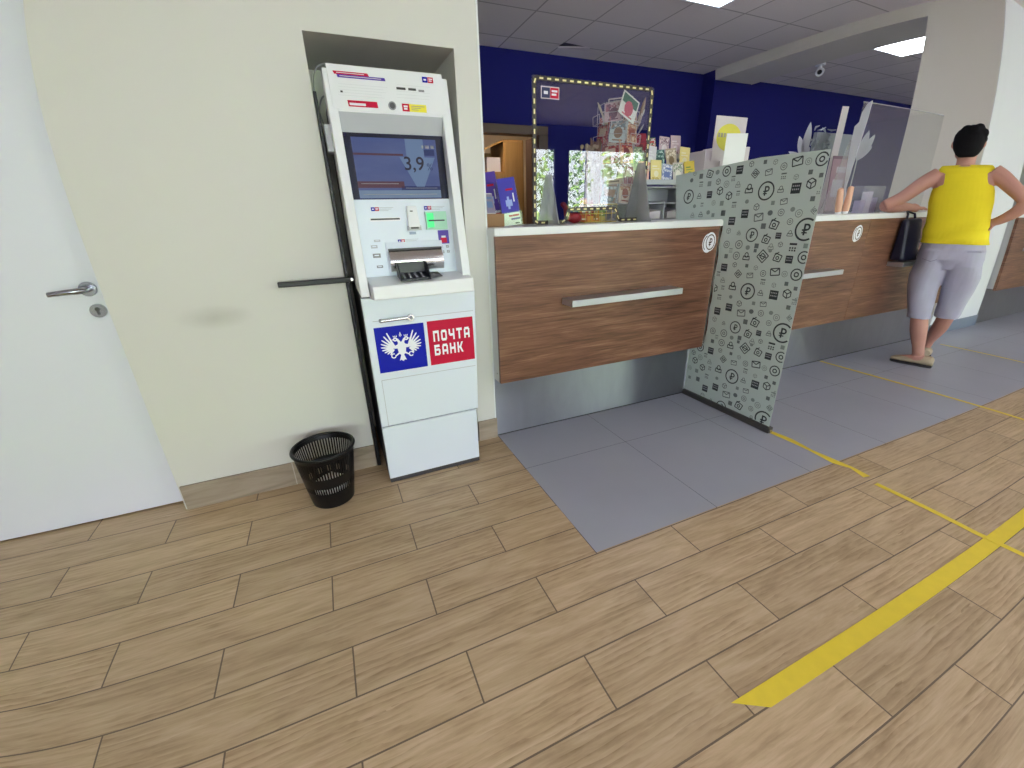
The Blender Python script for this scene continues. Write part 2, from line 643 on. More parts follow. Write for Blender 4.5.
# ceiling, with one tile tipped out of the grid
f = MB()
T0, T1, T2 = atz(557, 47, CEIL), atz(564, 42, CEIL), atz(591, 47.5, CEIL)
GX0, GX1, GY0, GY1 = min(T0.x, T1.x), T2.x, min(T1.y, T2.y), max(T0.y, T2.y)
f.box(XL, GX0, YF, BACK, CEIL, CEIL + .1)
f.box(GX1, XR, YF, BACK, CEIL, CEIL + .1)
f.box(GX0, GX1, YF, GY0, CEIL, CEIL + .1)
f.box(GX0, GX1, GY1, BACK, CEIL, CEIL + .1)
struct(f.build('ceiling', 'ceil'))
f = MB()
f.box(GX0, GX1, GY0, GY1, CEIL + .012, CEIL + .11)  # black block fills the opening, standing in for the darkness of the gap
struct(f.build('ceiling', 'black'))
q = MB()
q.prism([(T0.x, T0.y, CEIL + .001), (GX0, GY1, CEIL + .001), (GX1, GY1, CEIL + .001), (T2.x, T2.y, CEIL + .001)], (0, 0, .01))
q.prism([(T1.x, T1.y, CEIL + .001), (T2.x, T2.y, CEIL + .001), (GX1, GY0, CEIL + .001)], (0, 0, .01))
tag(q.build('ceiling_tile', 'pinkish', origin=(T0.x, T0.y, CEIL)), 'shifted ceiling tile leaving a dark gap near the navy back wall', 'ceiling tile')

# left wall with door opening and kiosk niche
w = MB()
w.box(XL, DXL, WY, NY, 0, CEIL)
w.box(DXL, DXR, WY, NY, DZ, CEIL)
w.box(DXR, NXL, WY, NY, 0, CEIL)
w.box(NXL, NXR, WY, NY, NZ, CEIL)
w.box(NXR, XE, WY, NY, 0, CEIL)
w.box(XL, XE, NY, NY + .1, 0, CEIL)
w.box(XE - .1, XE, NY + .1, BACK, 0, CEIL)
struct(w.build('wall_left', 'wall'))
# a smudge rubbed on the paint
t = NT('grey_scuff')
o_ = t.obj()
gr = t.n('TexGradient', gradient_type='SPHERICAL')
t.t.links.new(t.scaled(o_, (7.4, 1, 20)), gr.inputs[0])
fac = t.math('MULTIPLY', gr.outputs[1], t.math('MULTIPLY_ADD', t.noise(o_, 20, 3), .6, .25))
df = t.n('BsdfDiffuse', i_0=lin('#8f8c7c'))
tr = t.n('BsdfTransparent')
mx = t.n('MixShader')
t.t.links.new(t.math('MULTIPLY', fac, .34), mx.inputs[0])
t.t.links.new(tr.outputs[0], mx.inputs[1])
t.t.links.new(df.outputs[0], mx.inputs[2])
t.t.links.new(mx.outputs[0], t.out.inputs[0])
w = MB()
w.add([(-1.03, WY - .0006, .76), (-.75, WY - .0006, .76), (-.75, WY - .0006, .88), (-1.03, WY - .0006, .88)], [(0, 1, 2, 3)])
sc = w.build('wall_scuff', t.m, origin=(-.89, WY, .82))
struct(sc)

# metal corner bead at the wall's end
w = MB()
w.box(XE - .003, XE + .004, WY - .003, WY + .03, .12, CEIL)
struct(w.build('trim_1', 'laminate'))

# baseboards
w = MB()
w.box(DXR + .008, NXL, WY - .011, WY, 0, .118)
struct(w.build('baseboard_left', 'skirt', bevel=.001))
w = MB()
w.box(NXR, XE + .006, WY - .011, WY, 0, .118)
struct(w.build('baseboard_right', 'skirt', bevel=.001))

# door_1 (white, left edge of the room)
d = MB()
d.box(DXL, DXR + .03, 1.045, 1.09, .008, DZ)
door = struct(d.build('door_1', 'door', bevel=.002))
hp = aty(89, 289, 1.045)
h = MB()
h.cyl((hp.x, 1.045, hp.z), (hp.x, 1.036, hp.z), .026, 28)
h.tube([(hp.x, 1.04, hp.z), (hp.x, .998, hp.z), (hp.x - .012, .988, hp.z), (hp.x - .03, .985, hp.z), (hp.x - .094, .985, hp.z - .003)], [.0105, .0105, .011, .010, .0085], 14)
M['handle'] = plain('satin_steel', '#9fa1a8', .22, metal=1, var=.02)
h.build('door_handle', 'handle', door, smooth=True)
kp = aty(99.5, 310.5, 1.045)
h = MB()
h.cyl((kp.x, 1.045, kp.z), (kp.x, 1.036, kp.z), .025, 28)
h.m = 1
h.box(kp.x - .004, kp.x + .004, 1.0335, 1.0365, kp.z - .014, kp.z + .01)
h.cyl((kp.x, 1.037, kp.z + .006), (kp.x, 1.034, kp.z + .006), .0075, 16)
h.build('lock_rosette', ['handle', 'darkgrey'], door, smooth=True)
# dark room behind the door opening stays closed off
w = MB()
w.box(DXL, DXR, 1.10, 1.13, 0, DZ)
struct(w.build('trim_2', 'seam'))

# back wall: navy, with a doorway at the left
BX0, BX1, BZ = 1.22, 2.06, 2.02
w = MB()
w.box(XE, BX0 - .12, BACK, BACK + .12, 0, CEIL)
w.box(BX0 - .12, BX1 + .12, BACK, BACK + .12, BZ + .09, CEIL)
w.box(BX1 + .12, XR, BACK, BACK + .12, 0, CEIL)
struct(w.build('wall_back', 'navy'))
w = MB()
w.box(BX0 - .12, BX1 + .12, BACK - .015, BACK + .13, BZ, BZ + .09)
w.box(BX0 - .12, BX0, BACK - .015, BACK + .13, 0, BZ)
w.box(BX1, BX1 + .12, BACK - .015, BACK + .13, 0, BZ)
fr = struct(w.build('trim_3', 'brown', bevel=.004))
w = MB()
w.box(XE, 3.0, 6.2, 6.3, 0, CEIL)
w.box(XE - .1, XE, BACK, 6.3, 0, CEIL)
w.box(3.0, 3.1, BACK + .12, 6.3, 0, CEIL)
w.box(XE, 3.0, BACK + .12, 6.2, 2.6, 2.7)
struct(w.build('wall_office', 'beige'))

# navy column against the back wall, the beam that rests on it, the pillar in the counter line
w = MB()
w.box(4.46, 5.10, 3.77, BACK, 0, 2.69)
w.box(4.46, 4.58, 3.77, BACK, 2.69, CEIL)
struct(w.build('column_back', 'navy'))
w = MB()
w.hexa([(4.535, 1.55, 2.69), (5.12, 1.58, 2.69), (5.12, 3.77, 2.69), (4.46, 3.77, 2.69),
        (4.535, 1.55, CEIL), (5.12, 1.58, CEIL), (5.12, 3.77, CEIL), (4.44, 3.77, CEIL)])
w.box(4.58, 5.12, 3.77, BACK, 2.69, CEIL)
struct(w.build('beam', 'pillar'))
w = MB()
w.prism([(4.66, .982, 0), (5.58, .982, 0), (5.58, 1.6, 0), (4.535, 1.55, 0)], (0, 0, CEIL))
w.m = 1
w.box(4.662, 5.583, .976, .982, 0, CEIL)
struct(w.build('column_front', ['pillar', 'pillar_front']))
w = MB()
w.box(4.655, 5.59, .966, .976, 0, .105)
struct(w.build('baseboard_column', 'skirting'))

# side walls and the window wall behind the photographer
w = MB()
w.box(XL - .1, XL, YF, NY, 0, CEIL)
struct(w.build('wall_side', 'wall'))
w = MB()
w.box(XR, XR + .1, YF, BACK + .1, 0, CEIL)
struct(w.build('wall_right', 'wall'))
WINS = [(-2.9, 2.1), (3.70, 4.20), (4.47, 7.35), (7.9, 10.2)]
WZ0, WZ1 = .22, 2.42
w = MB()
w.box(XL - .1, XR + .1, YF - .15, YF, 0, WZ0)
w.box(XL - .1, XR + .1, YF - .15, YF, WZ1, CEIL)
edges = [XL - .1] + [e for a in WINS for e in a] + [XR + .1]
for i in range(0, len(edges), 2):
    w.box(edges[i], edges[i + 1], YF - .15, YF, WZ0, WZ1)
struct(w.build('wall_front', 'navy'))
for n, (a, b) in enumerate(WINS):
    w = MB()
    for (x0, x1, z0, z1) in ((a, a + .03, WZ0, WZ1), (b - .03, b, WZ0, WZ1), (a, b, WZ0, WZ0 + .04), (a, b, WZ1 - .04, WZ1)):
        w.box(x0, x1, YF - .11, YF - .05, z0, z1)
    wf = struct(w.build('window_%d' % (n + 1), 'frame'))
    w = MB()
    w.box(a + .03, b - .03, YF - .085, YF - .08, WZ0 + .04, WZ1 - .04)
    w.build('window_pane', 'glass', wf)
    li = bpy.data.lights.new('daylight_portal', 'AREA')
    li.shape = 'RECTANGLE'
    li.size, li.size_y = b - a, WZ1 - WZ0
    lo = bpy.data.objects.new('daylight_portal', li)
    COL.objects.link(lo)
    lo.location = ((a + b) / 2, YF - .16, (WZ0 + WZ1) / 2)
    lo.rotation_euler = (radians(90), 0, 0)
    li.cycles.is_portal = True

# outside: street, trees, a lamp post, all seen only mirrored in the acrylic
w = MB()
w.box(-40, 50, -60, YF - .15, -.4, -.2)
struct(w.build('ground_outside', 'asphalt'))


def tree(x, y, h, r, mat, label, seed):
    rn = random.Random(seed)
    t = thing('street_tree', label, 'tree', (x, y, -.2), 'trees outside the windows')
    m = MB()
    m.tube([(x, y, -.2), (x + .05, y, h * .4), (x - .05, y + .05, h * .75)], [.16, .12, .05], 9)
    for k in range(6):
        a = rn.uniform(0, 6.28)
        z = h * rn.uniform(.35, .6)
        m.tube([(x, y, z), (x + cos(a) * r * .7, y + sin(a) * r * .7, z + r * .5)], [.06, .02], 6)
    m.build('trunk', 'bark', t, smooth=True)
    m = MB()
    for k in range(400):
        a, e, q = rn.uniform(0, 6.28), rn.uniform(-1, 1), rn.uniform(.3, 1) ** .5
        ce = (1 - e * e) ** .5
        c = Vector((x + r * q * ce * cos(a), y + r * q * ce * sin(a), h * .68 + r * 1.15 * q * e))
        s_ = rn.uniform(.09, .2)
        d1 = Vector((rn.gauss(0, 1), rn.gauss(0, 1), rn.gauss(0, 1))).normalized() * s_
        d2 = d1.orthogonal().normalized() * s_ * .6
        m.add([c - d1, c - d2, c + d1, c + d2], [(0, 1, 2, 3)])
    m.build('foliage', mat, t)


tree(12.6, -12.5, 4.6, 1.9, 'leaf', 'leafy green street tree mirrored in the middle of the counter screen', 1)
tree(16.6, -15.0, 5.4, 2.4, 'leaf2', 'darker street tree mirrored at the right of the counter screen', 2)
tree(8.6, -19.0, 2.5, 1.3, 'leaf', 'small pale street tree mirrored low in the left bright pane', 3)
tree(13.4, -21.0, 4.6, 1.9, 'leaf', 'pale street tree mirrored low in the right bright pane', 5)
tree(22.0, -17.0, 6.0, 2.8, 'leaf2', 'large street tree outside the rightmost window', 4)
m = MB()
for k in range(34):
    m.ball((-8 + k * 1.3, -26 + random.uniform(-1, 1), random.uniform(0, .5)), 1.2, 1.0, random.uniform(.9, 1.7), 9, 6)
hg = m.build('hedge', 'leaf', origin=(4, -26, -.2))
tag(hg, 'long green hedge across the street outside', 'hedge')
m = MB()
m.tube([(7.6, -9.2, -.2), (7.6, -9.2, 4.2), (7.6, -8.4, 4.5)], [.06, .04, .03], 8)
tag(m.build('lamp_post', 'midgrey', origin=(7.6, -9.2, -.2)), 'thin grey lamp post on the street outside', 'lamp post')

# ================================================================= THE KIOSK
KX0, KX1 = -.353, .097
kiosk = thing('payment_kiosk', 'white bank self-service kiosk with screen and keypad standing in the wall niche', 'kiosk', (-.128, .98, 0))


def fy(z): return .745 + (z - .9) * (.155 / .75)       # front frame plane
def iy(z): return .835 + (z - .93) * .125               # recessed plane
def FRP(u, v): return at(u, v, (0, .745, .9), (0, -1, .155 / .75))
def INP(u, v): return at(u, v, (0, .835, .93), (0, -1, .125))


m = MB()
m.box(KX0 + .004, KX1 - .004, .80, 1.36, .02, .875)
m.build('rear_cabinet', 'atm_grey', kiosk, bevel=.003)
m = MB()
m.hexa([(KX0, .777, .30), (.101, .777, .30), (.101, .815, .30), (KX0, .815, .30), (KX0, .777, .872), (.119, .777, .872), (.119, .815, .872), (KX0, .815, .872)])
m.build('cabinet_door', 'atm_front', kiosk, bevel=.003)
m = MB()
m.prism([(KX0 + .001, .785, .022), (KX0 + .001, .785, .285), (KX0 + .001, .779, .296), (KX0 + .001, .83, .296), (KX0 + .001, .83, .022)], (KX1 - KX0 - .004, 0, 0))
m.build('kick_panel', 'atm_front', kiosk, bevel=.002)
m = MB()
m.box(KX0 + .003, KX1 - .003, .787, 1.34, 0, .022)
m.build('plinth', 'darkgrey', kiosk)
# thin shadow gaps scored in the cabinet door
for (x0, x1, z) in ((KX0 + .03, .105, .777), (KX0 + .03, .100, .520)):
    g = MB()
    g.box(x0, x1, .7762, .779, z - .0012, z + .0012)
    g.build('door_seam', 'lightgrey', kiosk)
g = MB()
g.box(KX0 + .029, KX0 + .031, .7762, .779, .30, .519)
g.build('door_seam', 'lightgrey', kiosk)
# head: two cheeks, header and back
OX0, OX1 = -.320, .062
OZT = 1.523
m = MB()
chk = lambda x: [(x, fy(.882), .882), (x, fy(1.658), 1.658), (x, fy(1.658) + .05, 1.658), (x, 1.0, 1.6), (x, 1.0, .882)]
m.prism(chk(KX0), (OX0 - KX0, 0, 0))
m.prism(chk(OX1), (KX1 - OX1, 0, 0))
m.hexa([(OX0, fy(OZT), OZT), (OX1, fy(OZT), OZT), (OX1, 1.0, OZT), (OX0, 1.0, OZT),
        (OX0, fy(1.658), 1.658), (OX1, fy(1.658), 1.658), (OX1, fy(1.658) + .05, 1.658), (OX0, fy(1.658) + .05, 1.658)])
m.build('head_casing', 'atm_white', kiosk, bevel=.003)
m = MB()
m.hexa([(KX0 + .016, fy(1.532) - .002, 1.532), (KX1 - .020, fy(1.532) - .002, 1.532), (KX1 - .020, fy(1.532) + .01, 1.532), (KX0 + .016, fy(1.532) + .01, 1.532),
        (KX0 + .016, fy(1.672) - .002, 1.672), (KX1 - .020, fy(1.672) - .002, 1.672), (KX1 - .020, fy(1.672) + .012, 1.672), (KX0 + .016, fy(1.672) + .012, 1.672)])
header = m.build('header_panel', 'atm_white', kiosk, bevel=.0012)
m = MB()
m.box(KX0 + .01, KX1 - .01, 1.0, 1.30, .882, 1.6)
m.build('head_rear', 'atm_grey', kiosk, bevel=.004)
m = MB()
m.box(KX0 - .022, KX0 + .002, .92, .99, 1.40, 1.49)
m.build('side_bracket', 'lightgrey', kiosk, bevel=.002)
# recess back: display above, service panel below
ZD = 1.233
m = MB()
m.hexa([(OX0, iy(.9), .9), (OX1 + .03, iy(.9), .9), (OX1 + .03, 1.0, .9), (OX0, 1.0, .9),
        (OX0, iy(ZD), ZD), (OX1 + .004, iy(ZD), ZD), (OX1 + .004, 1.0, ZD), (OX0, 1.0, ZD)])
panel = m.build('service_panel', 'atm_front', kiosk)
m = MB()
m.hexa([(OX0, iy(ZD) - .001, ZD), (OX1, iy(ZD) - .001, ZD), (OX1, 1.0, ZD), (OX0, 1.0, ZD),
        (OX0, iy(OZT) - .001, OZT), (OX1, iy(OZT) - .001, OZT), (OX1, 1.0, OZT), (OX0, 1.0, OZT)])
bezel = m.build('screen_bezel', 'bezel', kiosk)
# the sloping visor under the header
m = MB()
zt = 1.463
m.prism([(OX0, fy(OZT) + .002, OZT + .001), (OX0, iy(zt) - .002, zt), (OX0, iy(zt) + .03, OZT + .001)], (OX1 - OX0, 0, 0))
m.build('visor', 'lightgrey', kiosk)


def onslope(u, w, du, z, lift=.001, plane='I'):
    return None


def sl(x, z, lift=.0015):                      # a point lifted off the recessed plane
    return (x, iy(z) - lift, z)


def slq(mb, x0, x1, z0, z1, lift=.0015):
    mb.add([sl(x0, z0, lift), sl(x1, z0, lift), sl(x1, z1, lift), sl(x0, z1, lift)], [(0, 1, 2, 3)])


def slbox(mb, x0, x1, z0, z1, th=.003, base=0.0):
    mb.hexa([sl(x0, z0, th), sl(x1, z0, th), sl(x1, z0, base), sl(x0, z0, base), sl(x0, z1, th), sl(x1, z1, th), sl(x1, z1, base), sl(x0, z1, base)])


def text_mesh(body, size, place, mat, parent, name, bold=.0, ext=.0006, align='CENTER'):
    """letters as a mesh; place(x, y) gives the world point of letter coordinates"""
    cu = bpy.data.curves.new('tmp', 'FONT')
    cu.body = body
    cu.size = size
    cu.align_x = align
    cu.align_y = 'CENTER'
    cu.offset = bold
    ob = bpy.data.objects.new('tmp', cu)
    COL.objects.link(ob)
    bpy.context.view_layer.update()
    me = ob.to_mesh()
    mb = MB()
    mb.add([place(v.co.x, v.co.y) for v in me.vertices], [tuple(p.vertices) for p in me.polygons])
    ob.to_mesh_clear()
    bpy.data.objects.remove(ob)
    bpy.data.curves.remove(cu)
    return mb.build(name, mat, parent)


DX0, DX1, DZ0, DZ1 = -.291, .030, 1.236, 1.449
m = MB()
slq(m, DX0, DX1, DZ0, DZ1, .0018)
disp = m.build('display', 'display', kiosk)


def dq(mb, a0, a1, b0, b1, lift):
    """display rectangle in fractions from its left top"""
    x0, x1 = DX0 + (DX1 - DX0) * a0, DX0 + (DX1 - DX0) * a1
    z1, z0 = DZ1 - (DZ1 - DZ0) * b0, DZ1 - (DZ1 - DZ0) * b1
    slq(mb, x0, x1, z0, z1, lift)


def dp(a, b, lift):
    return sl(DX0 + (DX1 - DX0) * a, DZ1 - (DZ1 - DZ0) * b, lift)


m = MB()
m.m = 0
dq(m, 0, .58, .25, .285, .0022)
dq(m, 0, .55, .71, .82, .0022)
m.m = 1
m.add([dp(.62, 0, .0024), dp(.84, 0, .0024), dp(.84, .30, .0024), dp(.97, .30, .0024), dp(.80, .80, .0024), dp(.70, .80, .0024), dp(.53, .30, .0024), dp(.62, .30, .0024)], [(0, 1, 2, 7), (7, 2, 3, 4, 5, 6)])
m.m = 2
dq(m, .84, .97, .17, .27, .0026)
dq(m, .51, 1, .79, .86, .0022)
m.m = 3
dq(m, 0, 1, .86, .99, .0024)
m.m = 4
dq(m, .05, .95, .925, .935, .0028)
dq(m, .04, .48, .745, .755, .0028)
dq(m, .56, .96, .82, .828, .0028)
for k, (a, b) in enumerate(((.82, .84), (.86, .91), (.93, .97))):
    dq(m, a, b, .10, .15, .0028)
m.build('display_picture', ['d_brown', 'd_pale', 'd_dark', 'd_white', 'midgrey'], disp)
c0 = (DX0 + (DX1 - DX0) * .70, DZ1 - (DZ1 - DZ0) * .42)
text_mesh('3,9', .068, lambda x, y: sl(c0[0] + x, c0[1] + y, .003), 'd_text', disp, 'rate_figure', bold=.0006)
text_mesh('%', .036, lambda x, y: sl(c0[0] + .062 + x, c0[1] - .010 + y, .003), 'd_dark', disp, 'percent_sign')


# service panel furniture (positions measured on the recessed plane)
def small_logo(mb, x, z, w, put, lift=.002):
    """blue square and red square side by side, as on all the bank's stickers"""
    mb.m = 0
    put(mb, x, x + w * .48, z, z + w * .46, lift)
    mb.m = 1
    put(mb, x + w * .5, x + w, z, z + w * .46, lift)
    mb.m = 2
    put(mb, x + w * .12, x + w * .36, z + w * .16, z + w * .30, lift + .0004)
    put(mb, x + w * .58, x + w * .92, z + w * .27, z + w * .36, lift + .0004)
    put(mb, x + w * .58, x + w * .86, z + w * .12, z + w * .21, lift + .0004)


for (u, v, w_) in ((371, 210, .030), (424, 208.8, .030), (398, 242, .028)):
    m = MB()
    p = INP(u, v)
    small_logo(m, p.x, p.z - .004, w_, slq)
    m.m = 3
    for k in range(3):
        slq(m, p.x + w_ + .001, p.x + w_ + .006 + (.05, .042, .03)[k], p.z + .007 - k * .0055, p.z + .0085 - k * .0055, .0018)
    m.build('bank_sticker', ['blue', 'red', 'white_print', 'lightgrey'], panel)
m = MB()
a, b = INP(370.5, 219.5), INP(400, 220.5)
slbox(m, a.x - .003, b.x + .003, a.z - .008, a.z + .006, .003)
m.m = 1
slbox(m, a.x, b.x, a.z - .003, a.z + .003, .0036)
m.build('receipt_slot', ['atm_white', 'darkgrey'], kiosk)
a, b = INP(405, 206), INP(419.5, 227)
m = MB()
m.hexa([sl(a.x, b.z, .026), sl(b.x, b.z, .026), sl(b.x, b.z, 0), sl(a.x, b.z, 0), sl(a.x + .004, a.z, .012), sl(b.x - .004, a.z, .012), sl(b.x - .004, a.z, 0), sl(a.x + .004, a.z, 0)])
scn = m.build('barcode_scanner', 'atm_white', kiosk, bevel=.003)
m = MB()
slq(m, a.x + .013, a.x + .017, a.z - .022, a.z - .018, .021)
slq(m, a.x + .0172, a.x + .024, a.z - .022, a.z - .018, .021)
m.build('scanner_eye', ['darkgrey'], scn)
m = MB()
m.m = 1
slbox(m, a.x - .002, b.x + .003, b.z - .012, b.z + .006, .024, .0)
m.m = 0
slbox(m, a.x + .008, b.x - .008, b.z - .006, b.z + .001, .0245, .02)
m.build('scanner_window', ['darkgrey', 'lightgrey'], scn)
m = MB()
slq(m, a.x + .003, a.x + .03, b.z - .028, b.z - .018, .002)
m.build('blue_label', 'skirting', panel)
# card reader with green light
a, b = INP(425, 212), INP(447, 228.5)
m = MB()
slbox(m, a.x - .003, b.x, b.z - .002, a.z + .001, .012)
m.m = 1
slbox(m, a.x + .002, a.x + .03, b.z + .006, a.z - .005, .0135, .012)
m.m = 2
slbox(m, a.x + .008, b.x - .010, (a.z + b.z) / 2 - .003, (a.z + b.z) / 2 + .002, .0145, .012)
m.build('card_reader', ['film', 'green_light', 'darkgrey'], kiosk, bevel=.001)
bpy.data.objects['card_reader'].data.materials[0] = plain('pale_green_bezel', '#9fd0b4', .3)
# coloured sticker and dark symbols
a, b = INP(437.5, 230.5), INP(449.5, 243.5)
m = MB()
slq(m, a.x, b.x, b.z, a.z, .002)
m.m = 1
slq(m, a.x + .009, b.x - .010, b.z + .004, b.z + .024, .0024)
m.m = 2
slq(m, a.x + .013, b.x - .014, b.z + .024, b.z + .032, .0026)
m.build('payment_sticker', ['purple', 'red', 'white_print'], panel)
for (u, v, w_, h_, mt) in ((440, 247, .012, .010, 'midgrey'), (446, 246.5, .012, .010, 'midgrey'), (441.5, 252, .012, .010, 'midgrey'), (447, 251.5, .012, .010, 'midgrey'),
                           (371, 247, .025, .012, 'lightgrey'), (373, 256, .030, .016, 'midgrey'), (377, 267, .024, .010, 'midgrey'), (374, 241, .024, .008, 'lightgrey')):
    p = INP(u, v)
    m = MB()
    slq(m, p.x, p.x + w_, p.z - h_ / 2, p.z + h_ / 2, .002)
    m.m = 1
    slq(m, p.x + w_ * .2, p.x + w_ * .8, p.z - h_ * .08, p.z + h_ * .2, .0024)
    m.build('symbol_sticker', [mt, 'atm_front'], panel)
# banknote drum: a curved polished shutter in a raised housing
a, b = INP(389, 250.5), INP(442, 268)
m = MB()
m.hexa([sl(a.x - .012, b.z - .01, .018), sl(b.x + .012, b.z - .01, .018), sl(b.x + .012, b.z - .01, 0), sl(a.x - .012, b.z - .01, 0),
        sl(a.x - .012, a.z + .03, .003), sl(b.x + .012, a.z + .03, .003), sl(b.x + .012, a.z + .03, 0), sl(a.x - .012, a.z + .03, 0)])
m.build('cash_tray_housing', 'atm_front', kiosk, bevel=.002)
m = MB()
pr = []
n_ = 14
for i in range(n_ + 1):
    q = i / n_
    z = b.z + (a.z - b.z) * q
    pr.append((a.x - .004, iy(z) - .016 - .020 * sin(pi * min(1, q * 1.02)) + .0, z))
m.prism(pr + [(a.x - .004, iy(a.z) + .001, a.z), (a.x - .004, iy(b.z) + .001, b.z)], (b.x - a.x + .008, 0, 0))
m.build('cash_shutter', 'chrome', kiosk, smooth=True)
m = MB()
slbox(m, a.x - .004, b.x + .004, a.z, a.z + .006, .022)
m.build('shutter_lip', 'darkgrey', kiosk)
# shelf
SZ = .945
m = MB()
m.hexa([(-.311, .69, .875), (.088, .69, .875), (KX1, .80, .862), (KX0 + .035, .80, .862),
        (-.311, .69, .925), (.088, .69, .93), (OX1 + .03, iy(SZ), SZ), (OX0, iy(SZ), SZ)])
m.build('keypad_shelf', 'atm_white', kiosk, bevel=.004)
# keypad with hood
a = at(396, 285, (0, .76, .94), (0, -.15, 1))
b = at(431, 282, (0, .76, .94), (0, -.15, 1))
kx0, kx1 = -.199, -.082
m = MB()
m.hexa([(kx0 + .006, .722, .932), (kx1 - .004, .722, .934), (kx1 - .004, .793, .946), (kx0 + .006, .793, .946),
        (kx0 + .006, .722, .942), (kx1 - .004, .722, .944), (kx1 - .004, .793, .958), (kx0 + .006, .793, .958)])
kp_ = m.build('keypad', 'black_pl', kiosk, bevel=.002)
m = MB()
m.m = 1
for r_ in range(4):
    for c_ in range(4):
        x = kx0 + .014 + c_ * (kx1 - kx0 - .03) / 3.6
        y = .728 + r_ * .0165
        z = .9425 + (y - .722) * .2
        m.m = 0
        m.box(x, x + .010, y, y + .007, z, z + .003)
m.build('keys', 'midgrey', kp_, bevel=.001)
m = MB()
for (x0, x1) in ((kx0, kx0 + .005), (kx1 - .003, kx1 + .003)):
    m.prism([(x0, .715, .934), (x0, .80, .944), (x0, .80, 1.0), (x0, .78, .998), (x0, .725, .955)], (x1 - x0, 0, 0))
m.prism([(kx0, .80, .944), (kx0, .80, .997), (kx0, .795, .997), (kx0, .795, .944)], (kx1 - kx0 + .003, 0, 0))
m.build('keypad_hood', 'black_pl', kiosk, bevel=.001)
m = MB()
m.hexa([(kx1 + .006, .74, .937), (kx1 + .055, .74, .939), (kx1 + .05, .80, .949), (kx1 + .006, .80, .949),
        (kx1 + .006, .74, .940), (kx1 + .055, .74, .942), (kx1 + .05, .80, .952), (kx1 + .006, .80, .952)])
m.build('contact_pad', 'darkgrey', kiosk)


# header stickers
def hp_(x, z, lift=.003): return (x, fy(z) - lift, z)


def hq(mb, x0, x1, z0, z1, lift=.003, skew=0):
    mb.add([hp_(x0 + skew, z0, lift), hp_(x1 + skew, z0, lift), hp_(x1, z1, lift), hp_(x0, z1, lift)], [(0, 1, 2, 3)])


HP = lambda u, v: at(u, v, (0, .742, .9), (0, -1, .155 / .75))
def one(name, mats, fn):
    m = MB()
    fn(m)
    m.build(name, mats, header)


def f1(m):
    a = HP(332, 70)
    hq(m, a.x, HP(367, 73).x, a.z - .010, a.z, skew=.005)
    m.m = 1
    hq(m, a.x + .012, HP(367, 73).x - .012, a.z - .006, a.z - .0035, .0034)
one('red_banner', ['red', 'pinkish'], f1)


def f2(m):
    a = HP(336, 73.5)
    hq(m, a.x, HP(384, 77).x, a.z - .010, a.z, .0033, skew=.003)
    m.m = 1
    hq(m, a.x + .01, HP(384, 77).x - .012, a.z - .006, a.z - .0035, .0036)
one('blue_banner', ['purple', 'pinkish'], f2)


def f3(m):
    a, b = HP(347, 99.5), HP(380, 107)
    hq(m, a.x, a.x + .103, b.z - .003, a.z, skew=.002)
    m.m = 1
    hq(m, a.x + .006, a.x + .062, a.z - .016, a.z - .008, .0034)
    hq(m, a.x + .05, a.x + .085, a.z - .024, a.z - .022, .0034)
one('red_label', ['red', 'white_print'], f3)


def f4(m):
    a = HP(401.5, 103)
    hq(m, a.x, a.x + .027, a.z - .026, a.z)
    m.m = 1
    hq(m, a.x + .006, a.x + .021, a.z - .012, a.z - .006, .0034)
    hq(m, a.x + .006, a.x + .019, a.z - .020, a.z - .014, .0034)
    m.m = 2
    hq(m, a.x + .0272, a.x + .092, a.z - .026, a.z)
    m.m = 3
    for k in range(3):
        hq(m, a.x + .034, a.x + (.085, .07, .06)[k], a.z - .008 - k * .006, a.z - .006 - k * .006, .0034)
one('yellow_label', ['red', 'white_print', 'yellow_print', 'midgrey'], f4)


def f5(m):
    a = HP(421.5, 76)
    small_logo(m, a.x, a.z - .020, .042, lambda mb, x0, x1, z0, z1, l: hq(mb, x0, x1, z0, z1, l + .0015))
one('bank_sticker', ['blue', 'red', 'white_print'], f5)


def f6(m):
    for k in range(5):
        p = HP(338, 83 + k * 2.8)
        hq(m, p.x, p.x + (.17, .155, .165, .15, .16)[k], p.z - .0006, p.z, .0031)
    m.m = 1
    p = HP(340, 90)
    hq(m, p.x, p.x + .008, p.z - .006, p.z, .0033)
one('notice_print', ['pale_print', 'darkgrey'], f6)


def f7(m):
    for k in range(5):
        p = HP(396.5, 84 + k * 3.2)
        if k != 1:
            hq(m, p.x, p.x + .125, p.z - .0006, p.z, .0031)
    p = HP(396, 86.5)
    m.m = 1
    for q0, q1 in ((0, .034), (.044, .073)):
        hq(m, p.x + q0, p.x + q1, p.z - .008, p.z, .0033)
    m.m = 2
    hq(m, p.x + .082, p.x + .104, p.z - .010, p.z - .003, .0033)
one('phone_number_print', ['pale_print', 'darkgrey', 'midgrey'], f7)
m = MB()
p = HP(392, 105.5)
m.cyl((p.x, p.y + .004, p.z), (p.x, p.y - .004, p.z), .014, 24)
m.m = 1
m.cyl((p.x, p.y - .0035, p.z), (p.x, p.y - .0045, p.z), .010, 24)
m.build('camera_eye', ['midgrey', 'darkgrey'], kiosk)

# lock bar on the cabinet door
a, b = aty(381, 321.5, .765), aty(411, 317.5, .765)
m = MB()
m.cyl((a.x, .768, a.z), (b.x, .768, b.z), .0075, 14)
m.m = 0
m.cyl((b.x, .777, b.z), (b.x, .757, b.z), .0135, 20)
m.m = 1
m.cyl((b.x, .7575, b.z), (b.x, .756, b.z), .008, 16)
m.cyl((a.x, .777, a.z), (a.x, .764, a.z), .0075, 14)
m.build('door_lock_handle', ['chrome', 'midgrey'], kiosk, smooth=True)

